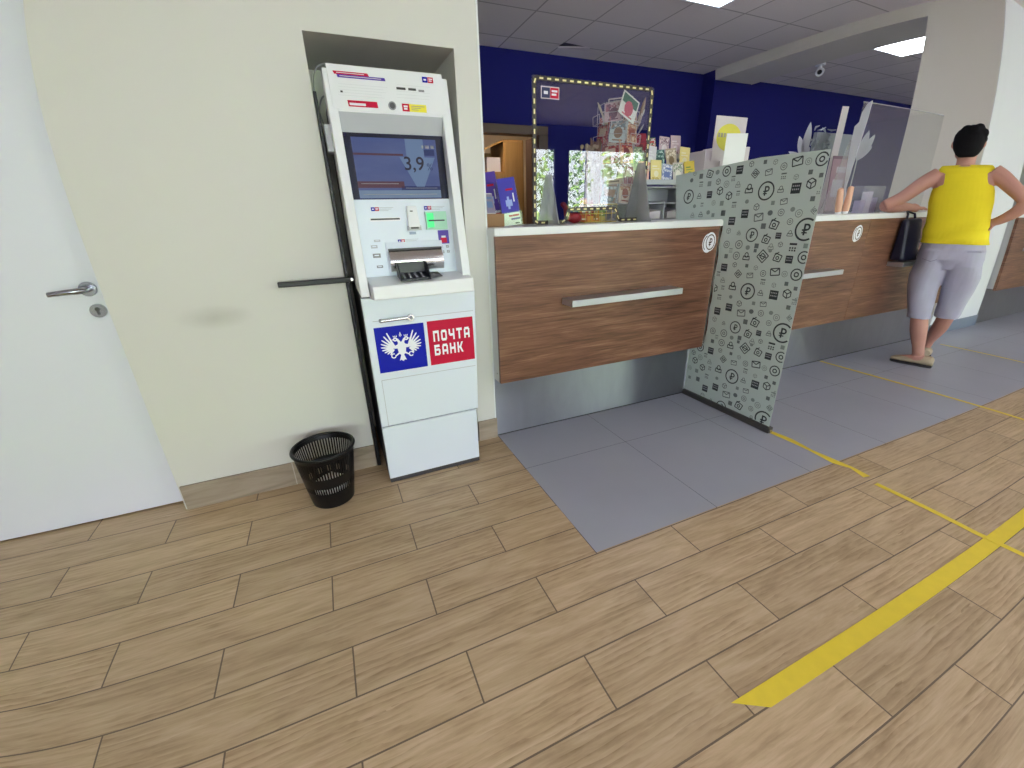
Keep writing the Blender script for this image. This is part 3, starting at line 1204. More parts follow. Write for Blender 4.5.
# the two big logo plates: post eagle on blue, bank name on red
LY = .777
a, b, c_, d_ = aty(373.8, 328.6, LY), aty(424.3, 322.2, LY), aty(427.0, 365.8, LY), aty(380.4, 374, LY)
lx0, lx1, lz0, lz1 = (a.x + d_.x) / 2, (b.x + c_.x) / 2, (c_.z + d_.z) / 2, (a.z + b.z) / 2
a, b, c_, d_ = aty(427.2, 321.6, LY), aty(472.6, 316.3, LY), aty(474.6, 358.8, LY), aty(430.8, 365.2, LY)
rx0, rx1, rz0, rz1 = (a.x + d_.x) / 2, (b.x + c_.x) / 2, (c_.z + d_.z) / 2, (a.z + b.z) / 2
m = MB()
m.box(lx0, lx1, LY - .0012, LY, lz0, lz1)
plate = m.build('post_logo_plate', 'blue', kiosk)
m = MB()
m.box(rx0, rx1, LY - .0012, LY, rz0, rz1)
rplate = m.build('bank_logo_plate', 'red', kiosk)


def eagle(mb, put, cx, cz, s):
    """two-headed post eagle with raised wings, drawn with strokes; s = half the emblem's width"""
    def P(x, z): return put(cx + x * s, cz + z * s)

    def poly(pts):
        mb.add([P(*p) for p in pts], [list(range(len(pts)))])

    def stroke(x0, z0, x1, z1, w0, w1):
        dx, dz = x1 - x0, z1 - z0
        l = math.hypot(dx, dz) or 1
        nx, nz = -dz / l, dx / l
        poly([(x0 + nx * w0, z0 + nz * w0), (x0 - nx * w0, z0 - nz * w0), (x1 - nx * w1 * .8, z1 - nz * w1 * .8), (x1 + dx / l * w1, z1 + dz / l * w1), (x1 + nx * w1 * .8, z1 + nz * w1 * .8)])

    def ring(x, z, r, w, a0=0, a1=360, n=14):
        for k in range(n):
            p, q = radians(a0 + (a1 - a0) * k / n), radians(a0 + (a1 - a0) * (k + 1) / n)
            poly([(x + r * cos(p), z + r * sin(p)), (x + r * cos(q), z + r * sin(q)), (x + (r - w) * cos(q), z + (r - w) * sin(q)), (x + (r - w) * cos(p), z + (r - w) * sin(p))])
    # body (a shield tapering to the tail)
    poly([(-.13, .26), (.13, .26), (.22, .10), (.18, -.20), (.08, -.38), (-.08, -.38), (-.18, -.20), (-.22, .10)])
    poly([(-.07, -.38), (.07, -.38), (.17, -.66), (.08, -.63), (0, -.70), (-.08, -.63), (-.17, -.66)])
    for sg in (-1, 1):
        # necks and heads looking outwards, small crowns
        stroke(sg * .06, .22, sg * .17, .42, .07, .06)
        ring(sg * .26, .42, .10, .065)
        poly([(sg * .33, .46), (sg * .45, .40), (sg * .33, .38)])
        for k in (-.06, 0, .06):
            stroke(sg * .25 + k, .53, sg * .26 + k * 1.3, .60, .022, .018)
        # wing: shoulder then nine feathers, raised
        stroke(sg * .16, .06, sg * .46, .02, .10, .05)
        for k in range(9):
            q = k / 8
            x0, z0 = .26 + .20 * (1 - abs(q - .4)), .0 + .12 * q
            ang = radians(-58 + 124 * q)
            ln = .34 + .36 * q
            stroke(sg * x0, z0 - .05, sg * (x0 + ln * cos(ang) * .95), z0 + ln * sin(ang), .056, .036)
        # legs holding horn ends
        stroke(sg * .12, -.26, sg * .30, -.38, .05, .035)
        ring(sg * .42, -.38, .13, .055, 0 if sg > 0 else 60, 320 if sg > 0 else 380)
        stroke(sg * .50, -.30, sg * .54, -.16, .03, .03)
    ring(0, .60, .06, .03)
    stroke(0, .64, 0, .74, .03, .02)


m = MB()
LIFT = [0]


def lifted(x, z):
    return (x, LY - .0016 - .000004 * LIFT[0], z)


class Lift:
    def __init__(s, mb): s.mb = mb
    def add(s, vs, fs):
        s.mb.add([(v[0], LY - .0016 - .000004 * LIFT[0], v[2]) for v in vs], fs)
        LIFT[0] += 1


eagle(Lift(m), lambda x, z: (x, LY, z), (lx0 + lx1) / 2, (lz0 + lz1) / 2 + .004, (lx1 - lx0) * .43)
m.build('eagle_emblem', 'white_print', plate)

# block letters, each a list of bars in a 0..1 x 0..1 cell (x, z right and up)
GL = {
    'П': [(0, 0, .27, 1), (.73, 0, 1, 1), (0, .77, 1, 1)],
    'О': [(0, .12, .27, .88), (.73, .12, 1, .88), (.12, .77, .88, 1), (.12, 0, .88, .23)],
    'Ч': [(0, .48, .27, 1), (.73, 0, 1, 1), (.12, .36, .8, .58)],
    'Т': [(.36, 0, .64, 1), (0, .77, 1, 1)],
    'А': [(0, 0, .27, .86), (.73, 0, 1, .86), (.12, .77, .88, 1), (.2, .26, .8, .46)],
    'Б': [(0, 0, .27, 1), (0, .77, .92, 1), (0, 0, .86, .21), (0, .44, .86, .64), (.73, .1, 1, .56)],
    'Н': [(0, 0, .27, 1), (.73, 0, 1, 1), (.2, .4, .8, .62)],
    'К': [(0, 0, .27, 1), (.2, .4, .5, .62)],
}


def letters(mb, word, put, x0, z0, w, h, gap):
    x = x0
    for ch in word:
        for (a, b, c, d) in GL[ch]:
            mb.add([put(x + a * w, z0 + b * h), put(x + c * w, z0 + b * h), put(x + c * w, z0 + d * h), put(x + a * w, z0 + d * h)], [(0, 1, 2, 3)])
        if ch == 'К':
            for s_ in (0, 1):
                q = (lambda v: v) if s_ else (lambda v: 1 - v)
                mb.add([put(x + .36 * w, z0 + q(.52) * h), put(x + .60 * w, z0 + q(.42 if 0 else .40) * h), put(x + 1.04 * w, z0 + q(1) * h), put(x + .74 * w, z0 + q(1) * h)], [(0, 1, 2, 3)])
        x += w + gap
    return x


m = MB()
W_, H_ = rx1 - rx0, rz1 - rz0
pl_ = lambda x, z: (x, LY - .0018, z)
letters(Lift(m), 'ПОЧТА', pl_, rx0 + W_ * .105, rz0 + H_ * .535, W_ * .125, H_ * .245, W_ * .045)
letters(Lift(m), 'БАНК', pl_, rx0 + W_ * .105, rz0 + H_ * .215, W_ * .125, H_ * .245, W_ * .045)
m.build('bank_name', 'white_print', rplate)

# cables looping out behind the kiosk
cable = MB()
for (pts, r_) in (([(-.37, 1.02, 1.5), (-.385, 1.0, 1.60), (-.365, 1.0, 1.68), (-.30, 1.02, 1.70), (-.24, 1.06, 1.66), (-.2, 1.1, 1.6)], .0022),
                  ([(-.38, 1.02, 1.2), (-.388, 1.0, 1.45), (-.375, 1.0, 1.56), (-.345, 1.05, 1.6), (-.33, 1.1, 1.5)], .003),
                  ([(-.24, 1.08, 1.6), (-.2, 1.06, 1.70), (-.14, 1.08, 1.69), (-.12, 1.1, 1.62)], .002)):
    sm = []
    PV = [Vector(p) for p in pts]
    for i in range(len(PV) - 1):
        p0, p1, p2, p3 = PV[max(i - 1, 0)], PV[i], PV[i + 1], PV[min(i + 2, len(PV) - 1)]
        for k in range(8):
            t_ = k / 8
            sm.append(.5 * ((2 * p1) + (p2 - p0) * t_ + (2 * p0 - 5 * p1 + 4 * p2 - p3) * t_ * t_ + (3 * p1 - p0 - 3 * p2 + p3) * t_ ** 3))
    cable.tube(sm + [PV[-1]], r_, 6)
tag(cable.build('power_cable', 'midgrey', origin=(-.3, 1.05, 1.5), smooth=True), 'thin grey cables looped in the niche above the kiosk', 'cable')

# black upright and the bar that sticks out across the wall
post = thing('security_bar', 'black metal upright with a horizontal bar beside the kiosk', 'bar', (-.38, .96, 0))
m = MB()
m.hexa([(-.391, .965, 0), (-.374, .965, 0), (-.374, .985, 0), (-.391, .985, 0),
        (-.391, .965, 1.60), (-.380, .965, 1.60), (-.380, .985, 1.60), (-.391, .985, 1.60)])
m.build('upright', 'black', post, bevel=.002)
a, b = aty(277.5, 284.5, .935), aty(351, 278.5, .935)
m = MB()
m.box(a.x, b.x + .01, .925, .95, a.z - .0125, a.z + .0085)
m.build('cross_bar', 'black', post, bevel=.003)
m = MB()
m.cyl((b.x + .002, .93, a.z), (b.x + .002, .915, a.z), .006, 12)
m.build('bolt', 'chrome', post)

# ================================================================= WASTE BIN
bc = Vector((-.603, .793, 0))
rb, rt, hb = .087, .124, .262
wb = thing('waste_bin', 'black perforated metal waste bin on the floor by the skirting', 'bin', bc)


def br(z): return rb + (rt - rb) * (z / hb) ** .9


m = MB()
NS = 64
bands = [(.0, .080, False), (.080, .108, True), (.108, .158, False), (.158, .238, True), (.238, .255, False)]
for (z0, z1, slots) in bands:
    nz = 6 if slots else 1
    for k in range(NS):
        a0, a1 = 2 * pi * k / NS, 2 * pi * (k + (.62 if slots else 1)) / NS
        for j in range(nz):
            q0, q1 = z0 + (z1 - z0) * j / nz, z0 + (z1 - z0) * (j + 1) / nz
            vs = []
            for th in (0, .0012):
                for (a_, z_) in ((a0, q0), (a1, q0), (a1, q1), (a0, q1)):
                    r_ = br(z_) - th
                    vs.append(bc + Vector((r_ * cos(a_), r_ * sin(a_), z_)))
            m.hexa([vs[0], vs[1], vs[5], vs[4], vs[3], vs[2], vs[6], vs[7]])
m.build('perforated_wall', 'bin', wb)
m = MB()
m.lathe(bc, [(rb - .003, .0), (rb, .0), (rb, .006), (rb - .003, .006)], 40)
m.build('bottom', 'bin', wb)
m = MB()
ring = [bc + Vector((rt * cos(2 * pi * k / 48), rt * sin(2 * pi * k / 48), hb - .002)) for k in range(48)]
m.tube(ring, .0065, 10, closed=True)
m.lathe(bc, [(br(.238), .238), (rt + .002, hb - .004), (rt - .002, hb - .004), (br(.238) - .003, .238)], 48, False)
m.build('rim', 'bin', wb, smooth=True)
# crumpled paper inside
m = MB()
rn = random.Random(4)
m.ball(bc + Vector((0, -.008, .068)), .074, .072, .045, 22, 14)
m.v = [v + Vector((rn.uniform(-.006, .006), rn.uniform(-.006, .006), rn.uniform(-.008, .0034))) for v in m.v]
tag(m.build('waste_paper', 'paper', origin=bc + Vector((0, 0, .01))), 'crumpled white paper lying inside the black waste bin', 'paper')

# ================================================================= COUNTERS
PY = .885
CT, CB = 1.11, 1.075
UNITS = [(.265, 1.68), (1.68, 3.09), (3.09, 4.50)]
labs = ['brown wood counter front nearest the kiosk with aluminium bag shelf',
        'brown wood counter front to the right of the patterned film',
        'brown wood counter front behind the person in yellow']


def ruble(mb, put, cx, cz, r, w=.16):
    """circle with a rouble sign; put maps (right, up)"""
    n = 32
    for k in range(n):
        p, q = 2 * pi * k / n, 2 * pi * (k + 1) / n
        mb.add([put(cx + r * cos(p), cz + r * sin(p)), put(cx + r * cos(q), cz + r * sin(q)),
                put(cx + r * (1 - w) * cos(q), cz + r * (1 - w) * sin(q)), put(cx + r * (1 - w) * cos(p), cz + r * (1 - w) * sin(p))], [(0, 1, 2, 3)])

    def bar(x0, z0, x1, z1):
        mb.add([put(cx + x0 * r, cz + z0 * r), put(cx + x1 * r, cz + z0 * r), put(cx + x1 * r, cz + z1 * r), put(cx + x0 * r, cz + z1 * r)], [(0, 1, 2, 3)])
    bar(-.2, -.5, -.03, .5)
    bar(-.34, -.12, .12, .02)
    bar(-.34, -.34, .16, -.22)
    for k in range(10):
        p, q = radians(-90 + 18 * k), radians(-90 + 18 * (k + 1))
        cx2, cz2 = .1, .2
        mb.add([put(cx + (cx2 + .30 * cos(p)) * r, cz + (cz2 + .30 * sin(p)) * r), put(cx + (cx2 + .30 * cos(q)) * r, cz + (cz2 + .30 * sin(q)) * r),
                put(cx + (cx2 + .14 * cos(q)) * r, cz + (cz2 + .14 * sin(q)) * r), put(cx + (cx2 + .14 * cos(p)) * r, cz + (cz2 + .14 * sin(p)) * r)], [(0, 1, 2, 3)])
    bar(-.1, .34, .12, .5)
    bar(-.1, -.1, .12, .06)


for n, (x0, x1) in enumerate(UNITS):
    cu = thing('service_counter', labs[n], 'counter', ((x0 + x1) / 2, .95, 0), 'service counters in a row')
    m = MB()
    m.box(x0 + (.001 if n == 0 else .0015), x1 - (.03 if n == 0 else .0015), PY, PY + .019, .356, CB)
    m.build('front_panel', 'wood', cu, bevel=.0012)
    if n == 0:
        m = MB()
        m.box(x0, x0 + .018, PY + .0195, .98, .356, CB)
        m.m = 1
        m.cyl((x0 - .0005, .93, .40), (x0 + .001, .93, .40), .004, 10)
        m.build('end_panel', ['laminate', 'darkgrey'], cu, bevel=.001)
    m = MB()
    m.box(x0 + (.006 if n == 0 else .0), x1 - .0015, .986, 1.0, .004, .5)
    m.build('kick_plate', 'steel', cu)
    m = MB()
    m.box(x0 + .02, x1 - .02, 1.001, 1.5, .01, CB - .001)
    m.box(x0 + .02, x1 - .04, PY + .02, 1.001, .37, CB - .001)
    m.build('cabinet_body', 'laminate', cu)
    cx = (x0 + x1) / 2
    m = MB()
    m.box(cx - .352, cx + .352, .782, PY, .735, .767)
    bs = m.build('bag_shelf', 'alu', cu, bevel=.001)
    m = MB()
    sx = x0 + 1.305
    put = lambda x, z: (x, PY - .0008, z)
    if n < 2:
        sx = (1.585, 2.972)[n]
        sz_ = (.99, .985)[n]
        for r_, ox in ((.052, -.012), (.052, .006)):
            mb_ = m
            nn = 28
            mb_.m = 0
            mb_.add([(sx + ox + r_ * .8 * cos(2 * pi * k / nn), PY - .0006 - (.0002 if ox > 0 else 0), sz_ + r_ * sin(2 * pi * k / nn) + ox * .4) for k in range(nn)], [list(range(nn))])
        m.m = 1
        ruble(m, lambda x, z: (sx + .006 + (x) * .8, PY - .0012, sz_ + z), 0, 0, .043, .14)
        m.m = 1
        for k in range(9):
            p, q = radians(110 + 14 * k), radians(110 + 14 * (k + 1))
            m.add([(sx - .012 + .045 * .8 * cos(p), PY - .0011, sz_ - .005 + .045 * sin(p)), (sx - .012 + .045 * .8 * cos(q), PY - .0011, sz_ - .005 + .045 * sin(q)),
                   (sx - .012 + .039 * .8 * cos(q), PY - .0011, sz_ - .005 + .039 * sin(q)), (sx - .012 + .039 * .8 * cos(p), PY - .0011, sz_ - .005 + .039 * sin(p))], [(0, 1, 2, 3)])
        m.build('coin_sticker', ['white_print', 'brown'], cu)
m = MB()
m.box(.262, 4.655, PY - .003, 1.56, CB, CT)
worktop = m.build('counter_worktop', 'laminate', origin=(2.4, 1.2, CB), bevel=.002)
tag(worktop, 'long white laminate worktop running along the wooden counters', 'worktop')
# dark strip painting in the shadow line under the steel plates
m = MB()
m.box(.27, 4.66, .984, .99, 0, .006)
struct(m.build('shadow_line', 'darkgrey'))

# far counter beyond the pillar
fc = thing('service_counter', 'dark wood counter beyond the pillar at the right edge', 'counter', (6.4, 1.0, 0), 'service counters in a row')
m = MB()
m.box(5.60, 8.2, .905, .93, .36, 1.06)
m.build('front_panel', 'wood', fc)
m = MB()
m.box(5.59, 8.2, .99, 1.01, .004, .5)
m.build('kick_plate', 'steel', fc)
m = MB()
m.box(5.585, 8.2, .90, 1.5, 1.06, 1.095)
m.build('worktop', 'laminate', fc, bevel=.002)
m = MB()
m.box(5.95, 6.65, .80, .905, .735, .767)
m.build('bag_shelf', 'alu', fc)
m = MB()
m.box(5.62, 8.1, 1.01, 1.48, .01, 1.06)
m.box(5.62, 8.1, .93, 1.01, .37, 1.06)
m.build('cabinet_body', 'laminate', fc)

# ================================================================= PATTERNED FILM
FX = 1.65
film = thing('divider_film', 'milky grey film divider printed with rouble coins and icons', 'divider', (FX, .7, 0))
NY0 = .352
poly = [(NY0 + .0, .03), (NY0 + .004, .7), (NY0 + .010, 1.394), (.70, 1.400), (1.275, 1.367), (1.235, CT + .001), (PY - .008, CT + .001)]
rn = random.Random(3)
zz = CT - .01
while zz > .36:
    poly.append((PY - .006 - .012 * abs(sin(zz * 16)) - rn.uniform(0, .004), zz))
    zz -= .045
poly += [(.975, .345), (.98, .15), (.978, .03)]
m = MB()
m.prism([(FX - .0006, y, z) for (y, z) in poly], (.0012, 0, 0))
sheet = m.build('film_sheet', 'film', film)
m = MB()
m.box(FX - .018, FX + .018, .34, .978, .0, .034)
m.build('floor_rail', 'film_bar', film, bevel=.004)
m = MB()
m.cyl((FX - .004, .34, .018), (FX - .004, .334, .018), .008, 12)
m.build('rail_screw', 'chrome', film)


def inside(y, z):
    c = False
    n = len(poly)
    for i in range(n):
        (a, b), (c2, d) = poly[i], poly[i - 1]
        if (b > z) != (d > z) and y < (c2 - a) * (z - b) / (d - b) + a:
            c = not c
    return c


pm = MB()


class Clip:
    """drops print faces that would fall off the sheet"""
    def __init__(s, mb): s.mb = mb
    def add(s, vs, fs):
        if all(inside(v[1], v[2]) for v in vs):
            s.mb.add(vs, fs)


cl = Clip(pm)


def fput(y, z, dx=.0009):
    return lambda a, b: (FX - dx, y - a, z + b)


def frect(put, x0, z0, x1, z1):
    cl.add([put(x0, z0), put(x1, z0), put(x1, z1), put(x0, z1)], [(0, 1, 2, 3)])


def fline(put, x0, z0, x1, z1, w):
    dx, dz = x1 - x0, z1 - z0
    l = math.hypot(dx, dz) or 1
    nx, nz = -dz / l * w, dx / l * w
    cl.add([put(x0 + nx, z0 + nz), put(x0 - nx, z0 - nz), put(x1 - nx, z1 - nz), put(x1 + nx, z1 + nz)], [(0, 1, 2, 3)])


def fpoly(put, pts, w):
    for i in range(len(pts)):
        fline(put, *pts[i - 1], *pts[i], w)


def icon(kind, y, z, r):
    P = fput(y, z)
    w = r * .11
    c, s = cos, sin
    def rot(pts, a):
        return [(x * c(a) - q * s(a), x * s(a) + q * c(a)) for x, q in pts]
    if kind == 'coin':
        ruble(cl, P, 0, 0, r, .16)
    elif kind == 'ring':
        fpoly(P, [(r * c(2 * pi * k / 18), r * s(2 * pi * k / 18)) for k in range(18)], w)
        fpoly(P, [(r * .4 * c(2 * pi * k / 8), r * .4 * s(2 * pi * k / 8)) for k in range(8)], w)
    elif kind == 'logo':
        frect(P, -r, -r, r, r)
        pm.m += 1
        P2 = fput(y, z, .0013)
        pm.m = 3
        for k in (.3, -.35):
            for q in range(4):
                cl.add([P2(-r * .75 + q * r * .4, k * r), P2(-r * .5 + q * r * .4, k * r), P2(-r * .5 + q * r * .4, (k + .3) * r), P2(-r * .75 + q * r * .4, (k + .3) * r)], [(0, 1, 2, 3)])
    elif kind == 'dia':
        fpoly(P, rot([(-r, -r), (r, -r), (r, r), (-r, r)], .9), w)
        fpoly(P, rot([(-r * .5, -r * .5), (r * .5, -r * .5), (r * .5, r * .5), (-r * .5, r * .5)], .9), w)
        fline(P, -r * .9, r * .2, r * .9, -r * .2, w)
    elif kind == 'env':
        pts = rot([(-r, -r * .7), (r, -r * .7), (r, r * .7), (-r, r * .7)], .15)
        fpoly(P, pts, w)
        fline(P, *pts[3], 0, 0, w)
        fline(P, *pts[2], 0, 0, w)
    elif kind == 'person':
        fpoly(P, [(r * .45 * c(2 * pi * k / 10), r * .35 + r * .5 * s(2 * pi * k / 10)) for k in range(10)], w)
        fpoly(P, [(-r * .9, -r * .8), (r * .9, -r * .8), (r * .75, r * .1), (.2 * r, -.2 * r), (-.2 * r, -.2 * r), (-r * .75, r * .1)], w)
    elif kind == 'cube':
        h = [(r * c(radians(30 + 60 * k)), r * s(radians(30 + 60 * k))) for k in range(6)]
        fpoly(P, h, w)
        for k in (0, 2, 4):
            fline(P, 0, 0, *h[k], w)
    elif kind == 'box':
        pts = rot([(-r * .8, -r), (r * .8, -r), (r, r * .4), (-r * .7, r * .6)], -.2)
        fpoly(P, pts, w)
        fpoly(P, [(r * .35 * c(2 * pi * k / 8), -r * .3 + r * .35 * s(2 * pi * k / 8)) for k in range(8)], w)
        fline(P, -r * .6, r * .4, r * .2, r, w)
    elif kind == 'calc':
        frect(P, -r * .8, r * .5, r * .8, r * .9)
        for q in (-.55, 0, .55):
            for k in (-.6, -.1):
                frect(P, (q - .17) * r, (k - .17) * r, (q + .17) * r, (k + .17) * r)
    elif kind == 'dot':
        cl.add([P(r * c(2 * pi * k / 8 + .3), r * s(2 * pi * k / 8 + .3) * .9) for k in range(8)], [list(range(8))])
    elif kind == 'sq':
        frect(P, -r * .8, -r * .8, r * .8, r * .8)


A = [('coin', 560, 297, 70, 0), ('coin', 455, 620, 52, 0), ('coin', 850, 580, 86, 0), ('ring', 968, 65, 42, 0), ('coin', -8, 340, 52, 0),
     ('ring', 272, 153, 32, 0), ('logo', 367, 143, 27, 0), ('logo', 404, 465, 27, 0), ('logo', 308, 518, 26, 0), ('logo', 778, 278, 34, 0),
     ('logo', 145, 325, 22, 0), ('logo', 650, 625, 20, 0), ('env', 790, 82, 36, 0), ('box', 150, 165, 28, 0), ('person', 437, 280, 33, 0),
     ('dia', 482, 170, 22, 0), ('env', 580, 160, 25, 1), ('calc', 688, 190, 24, 1), ('person', 668, 285, 24, 1), ('cube', 890, 243, 34, 0),
     ('env', 690, 375, 24, 1), ('env', 505, 490, 32, 1), ('box', 620, 535, 34, 0), ('box', 560, 645, 30, 0), ('calc', 755, 712, 32, 0),
     ('cube', 222, 297, 26, 0), ('cube', 288, 333, 26, 0), ('calc', 325, 400, 22, 1), ('sq', 245, 460, 22, 1), ('ring', 270, 690, 22, 1),
     ('ring', 360, 690, 26, 1), ('sq', 962, 183, 18, 1), ('sq', 900, 355, 20, 1), ('dia', 915, 440, 19, 1), ('sq', 555, 85, 16, 1),
     ('ring', 670, 455, 22, 1), ('sq', 266, 776, 17, 1), ('ring', 341, 772, 24, 1), ('person', 415, 776, 28, 0), ('dia', 534, 776, 30, 0), ('box', 644, 778, 30, 0), ('logo', 728, 800, 25, 0),
     ('ring', 835, 785, 38, 0), ('sq', 480, 735, 14, 1), ('dot', 205, 760, 15, 2), ('cube', 150, 735, 20, 1), ('dot', 590, 735, 14, 2), ('calc', 300, 735, 17, 2), ('ring', 20, 60, 18, 1), ('calc', 84, 250, 20, 1), ('person', 70, 335, 20, 1)]
FA = [(40, 165), (85, 190), (205, 160), (455, 100), (630, 85), (690, 118), (870, 82), (885, 160), (145, 245), (210, 230), (270, 248), (320, 208),
      (355, 250), (355, 315), (90, 400), (35, 410), (175, 385), (235, 388), (420, 375), (490, 415), (610, 385), (590, 458), (755, 432), (800, 462),
      (735, 522), (735, 608), (540, 555), (360, 605), (285, 590), (850, 700), (665, 690), (595, 705), (490, 700), (425, 712), (20, 475), (80, 470),
      (135, 455), (170, 475), (780, 195), (975, 275), (15, 220), (950, 300)]
FS = 7.314
for (k, u, v, r_, shade) in A:
    p = atx(690 + u / FS, 150 + v / FS, FX)
    q = atx(690 + (u) / FS, 150 + (v + r_) / FS, FX)
    rad = abs(q.z - p.z) * (1.0 if k == 'coin' else 1.14)
    for j in range(-1, 3):
        pm.m = shade
        icon(k, p.y, p.z - .503 * j, rad)
rn = random.Random(9)
for (u, v) in FA:
    p = atx(690 + u / FS, 150 + v / FS, FX)
    kk = rn.choice(['dot', 'sq', 'calc', 'ring', 'cube', 'person'])
    sh = rn.choice([1, 2, 2])
    rr = rn.uniform(.012, .017)
    for j in range(-1, 3):
        pm.m = sh
        icon(kk, p.y, p.z - .503 * j, rr)
pm.build('film_print', ['film_dark', 'film_mid', 'film_faint', 'lightgrey'], sheet)


# ================================================================= ACRYLIC SCREENS ON THE COUNTER
def path_len(pts):
    L = [0]
    for i in range(1, len(pts)):
        L.append(L[-1] + (Vector(pts[i]) - Vector(pts[i - 1])).length)
    return L


def border(pts, y, w, parent):
    """black tape with yellow dashes along a closed path of (x, z)"""
    n = len(pts)
    m = MB()
    off = []
    for i in range(n):
        a, b = Vector(pts[i - 1]), Vector(pts[(i + 1) % n])
        d = (b - a).normalized()
        off.append(Vector((-d.y, d.x)))
    for i in range(n):
        j = (i + 1) % n
        p, q = Vector(pts[i]), Vector(pts[j])
        a, b, c, d = p + off[i] * w, p - off[i] * w, q - off[j] * w, q + off[j] * w
        m.add([(t_.x, y, t_.y) for t_ in (a, b, c, d)], [(0, 1, 2, 3)])
    closed = pts + [pts[0]]
    L = path_len(closed)
    T = L[-1]
    nd = int(T / .042)
    m.m = 1

    def pt(s):
        for i in range(1, len(L)):
            if s <= L[i]:
                f_ = (s - L[i - 1]) / (L[i] - L[i - 1] + 1e-9)
                return Vector(closed[i - 1]).lerp(Vector(closed[i]), f_)
        return Vector(closed[-1])
    for k in range(nd):
        a, b = pt(T * k / nd), pt(T * (k + .5) / nd)
        d = (b - a).normalized()
        nrm = Vector((-d.y, d.x)) * w * .36
        m.add([(t_.x, y - .0006, t_.y) for t_ in (a + nrm, a - nrm, b - nrm, b + nrm)], [(0, 1, 2, 3)])
    m.build('dashed_tape_border', ['tape_black', 'tape_yellow'], parent)


SY = 1.17


def rounded(pts, r, n=5):
    out = []
    N = len(pts)
    for i in range(N):
        p, a, b = Vector(pts[i]), Vector(pts[i - 1]), Vector(pts[(i + 1) % N])
        da, db = (a - p).normalized(), (b - p).normalized()
        for k in range(n + 1):
            t_ = k / n
            s0, s1 = p + da * r, p + db * r
            out.append(tuple((s0 * (1 - t_) ** 2 + p * 2 * t_ * (1 - t_) + s1 * t_ * t_)))
    return out


def sxz(u, v):
    p = aty(u, v, SY)
    return (p.x, p.z)


scr = thing('acrylic_screen', 'clear acrylic screen edged in black and yellow dashes near the kiosk', 'screen', (.97, SY, CT), 'clear screens standing on the counter')
X0, X1 = sxz(534.5, 150)[0], sxz(647.6, 150)[0]
ZT_, ZB_ = 1.770, CT + .012
CX0, CX1, CZ = sxz(565.5, 210)[0], sxz(617, 210)[0], CT + .075
outl = rounded([(X0, ZB_), (X0, ZT_), (X1, ZT_), (X1, ZB_), (CX1 + .015, ZB_), (CX1 - .01, CZ), (CX0 + .02, CZ), (CX0 - .005, ZB_)], .018)
m = MB()
m.prism([(x, SY, z) for (x, z) in rounded([(X0 - .012, CT), (X0 - .012, ZT_ + .012), (X1 + .012, ZT_ + .012), (X1 + .012, CT), (CX1 + .0, CT), (CX1 - .02, CZ - .012), (CX0 + .03, CZ - .012), (CX0 + .01, CT)], .01)], (0, .004, 0))
m.build('clear_sheet', 'screen_glass', scr)
border(outl, SY - .0008, .0105, scr)
small = MB()
p = aty(541, 85.2, SY - .001)
small_logo(small, p.x + .003, p.z - .048, .094, lambda mb, x0, x1, z0, z1, l: mb.add([(x0, SY - .001 - l, z0), (x1, SY - .001 - l, z0), (x1, SY - .001 - l, z1), (x0, SY - .001 - l, z1)], [(0, 1, 2, 3)]))
small.m = 3
q = .004
small.add([(p.x - q + .003, SY - .0015, p.z - .048 - q), (p.x + .101, SY - .0015, p.z - .048 - q), (p.x + .101, SY - .0015, p.z - .004 + q), (p.x - q + .003, SY - .0015, p.z - .004 + q)], [(0, 1, 2, 3)])
small.build('bank_sticker', [P_('#26305a'), 'red', 'white_print', 'pinkish'], scr)
for fx in (.690, 1.285):
    m = MB()
    base = .125
    hgt = .245 if fx < 1 else .31
    m.prism([(fx - .0025, SY - base, CT), (fx - .0025, SY - base + .012, CT + .02), (fx - .0025, SY - .028, CT + hgt), (fx - .0025, SY + .03, CT + hgt), (fx - .0025, SY + base - .012, CT + .02), (fx - .0025, SY + base, CT)], (.005, 0, 0))
    m.build('foot_fin', 'frosted', scr)

# second screen, in front of the person's side
SY2 = 1.17
scr2 = thing('acrylic_screen', 'clear acrylic screen without a border, behind the leaning elbow', 'screen', (3.9, SY2, CT), 'clear screens standing on the counter')
m = MB()
m.box(3.18, 4.30, SY2, SY2 + .004, CT, 1.84)
m.build('clear_sheet', 'screen_glass', scr2)
m = MB()
m.box(3.18, 4.30, SY2 - .0005, SY2 + .0045, 1.838, 1.843)
m.build('polished_edge', 'fin_white', scr2)
m = MB()
m.prism([(3.085, 1.10, CT), (3.085, 1.10, 1.55), (3.085, 1.15, 1.60), (3.085, 1.17, 1.50), (3.085, 1.20, 1.33), (3.085, 1.26, CT)], (.005, 0, 0))
m.build('foot_fin', 'fin_clear', scr2)
m = MB()
m.prism([(3.078, 1.078, CT + .06), (3.078, 1.098, 1.294), (3.078, 1.082, 1.503), (3.078, 1.062, 1.72), (3.078, 1.058, 1.82), (3.078, 1.085, 1.805), (3.078, 1.109, 1.755), (3.078, 1.113, 1.70), (3.078, 1.137, 1.677), (3.078, 1.133, 1.523), (3.078, 1.130, 1.464), (3.078, 1.112, 1.295), (3.078, 1.09, CT + .06)], (.006, 0, 0))
m.build('edge_strip', 'feather', scr2)

# ================================================================= THINGS ON THE COUNTER


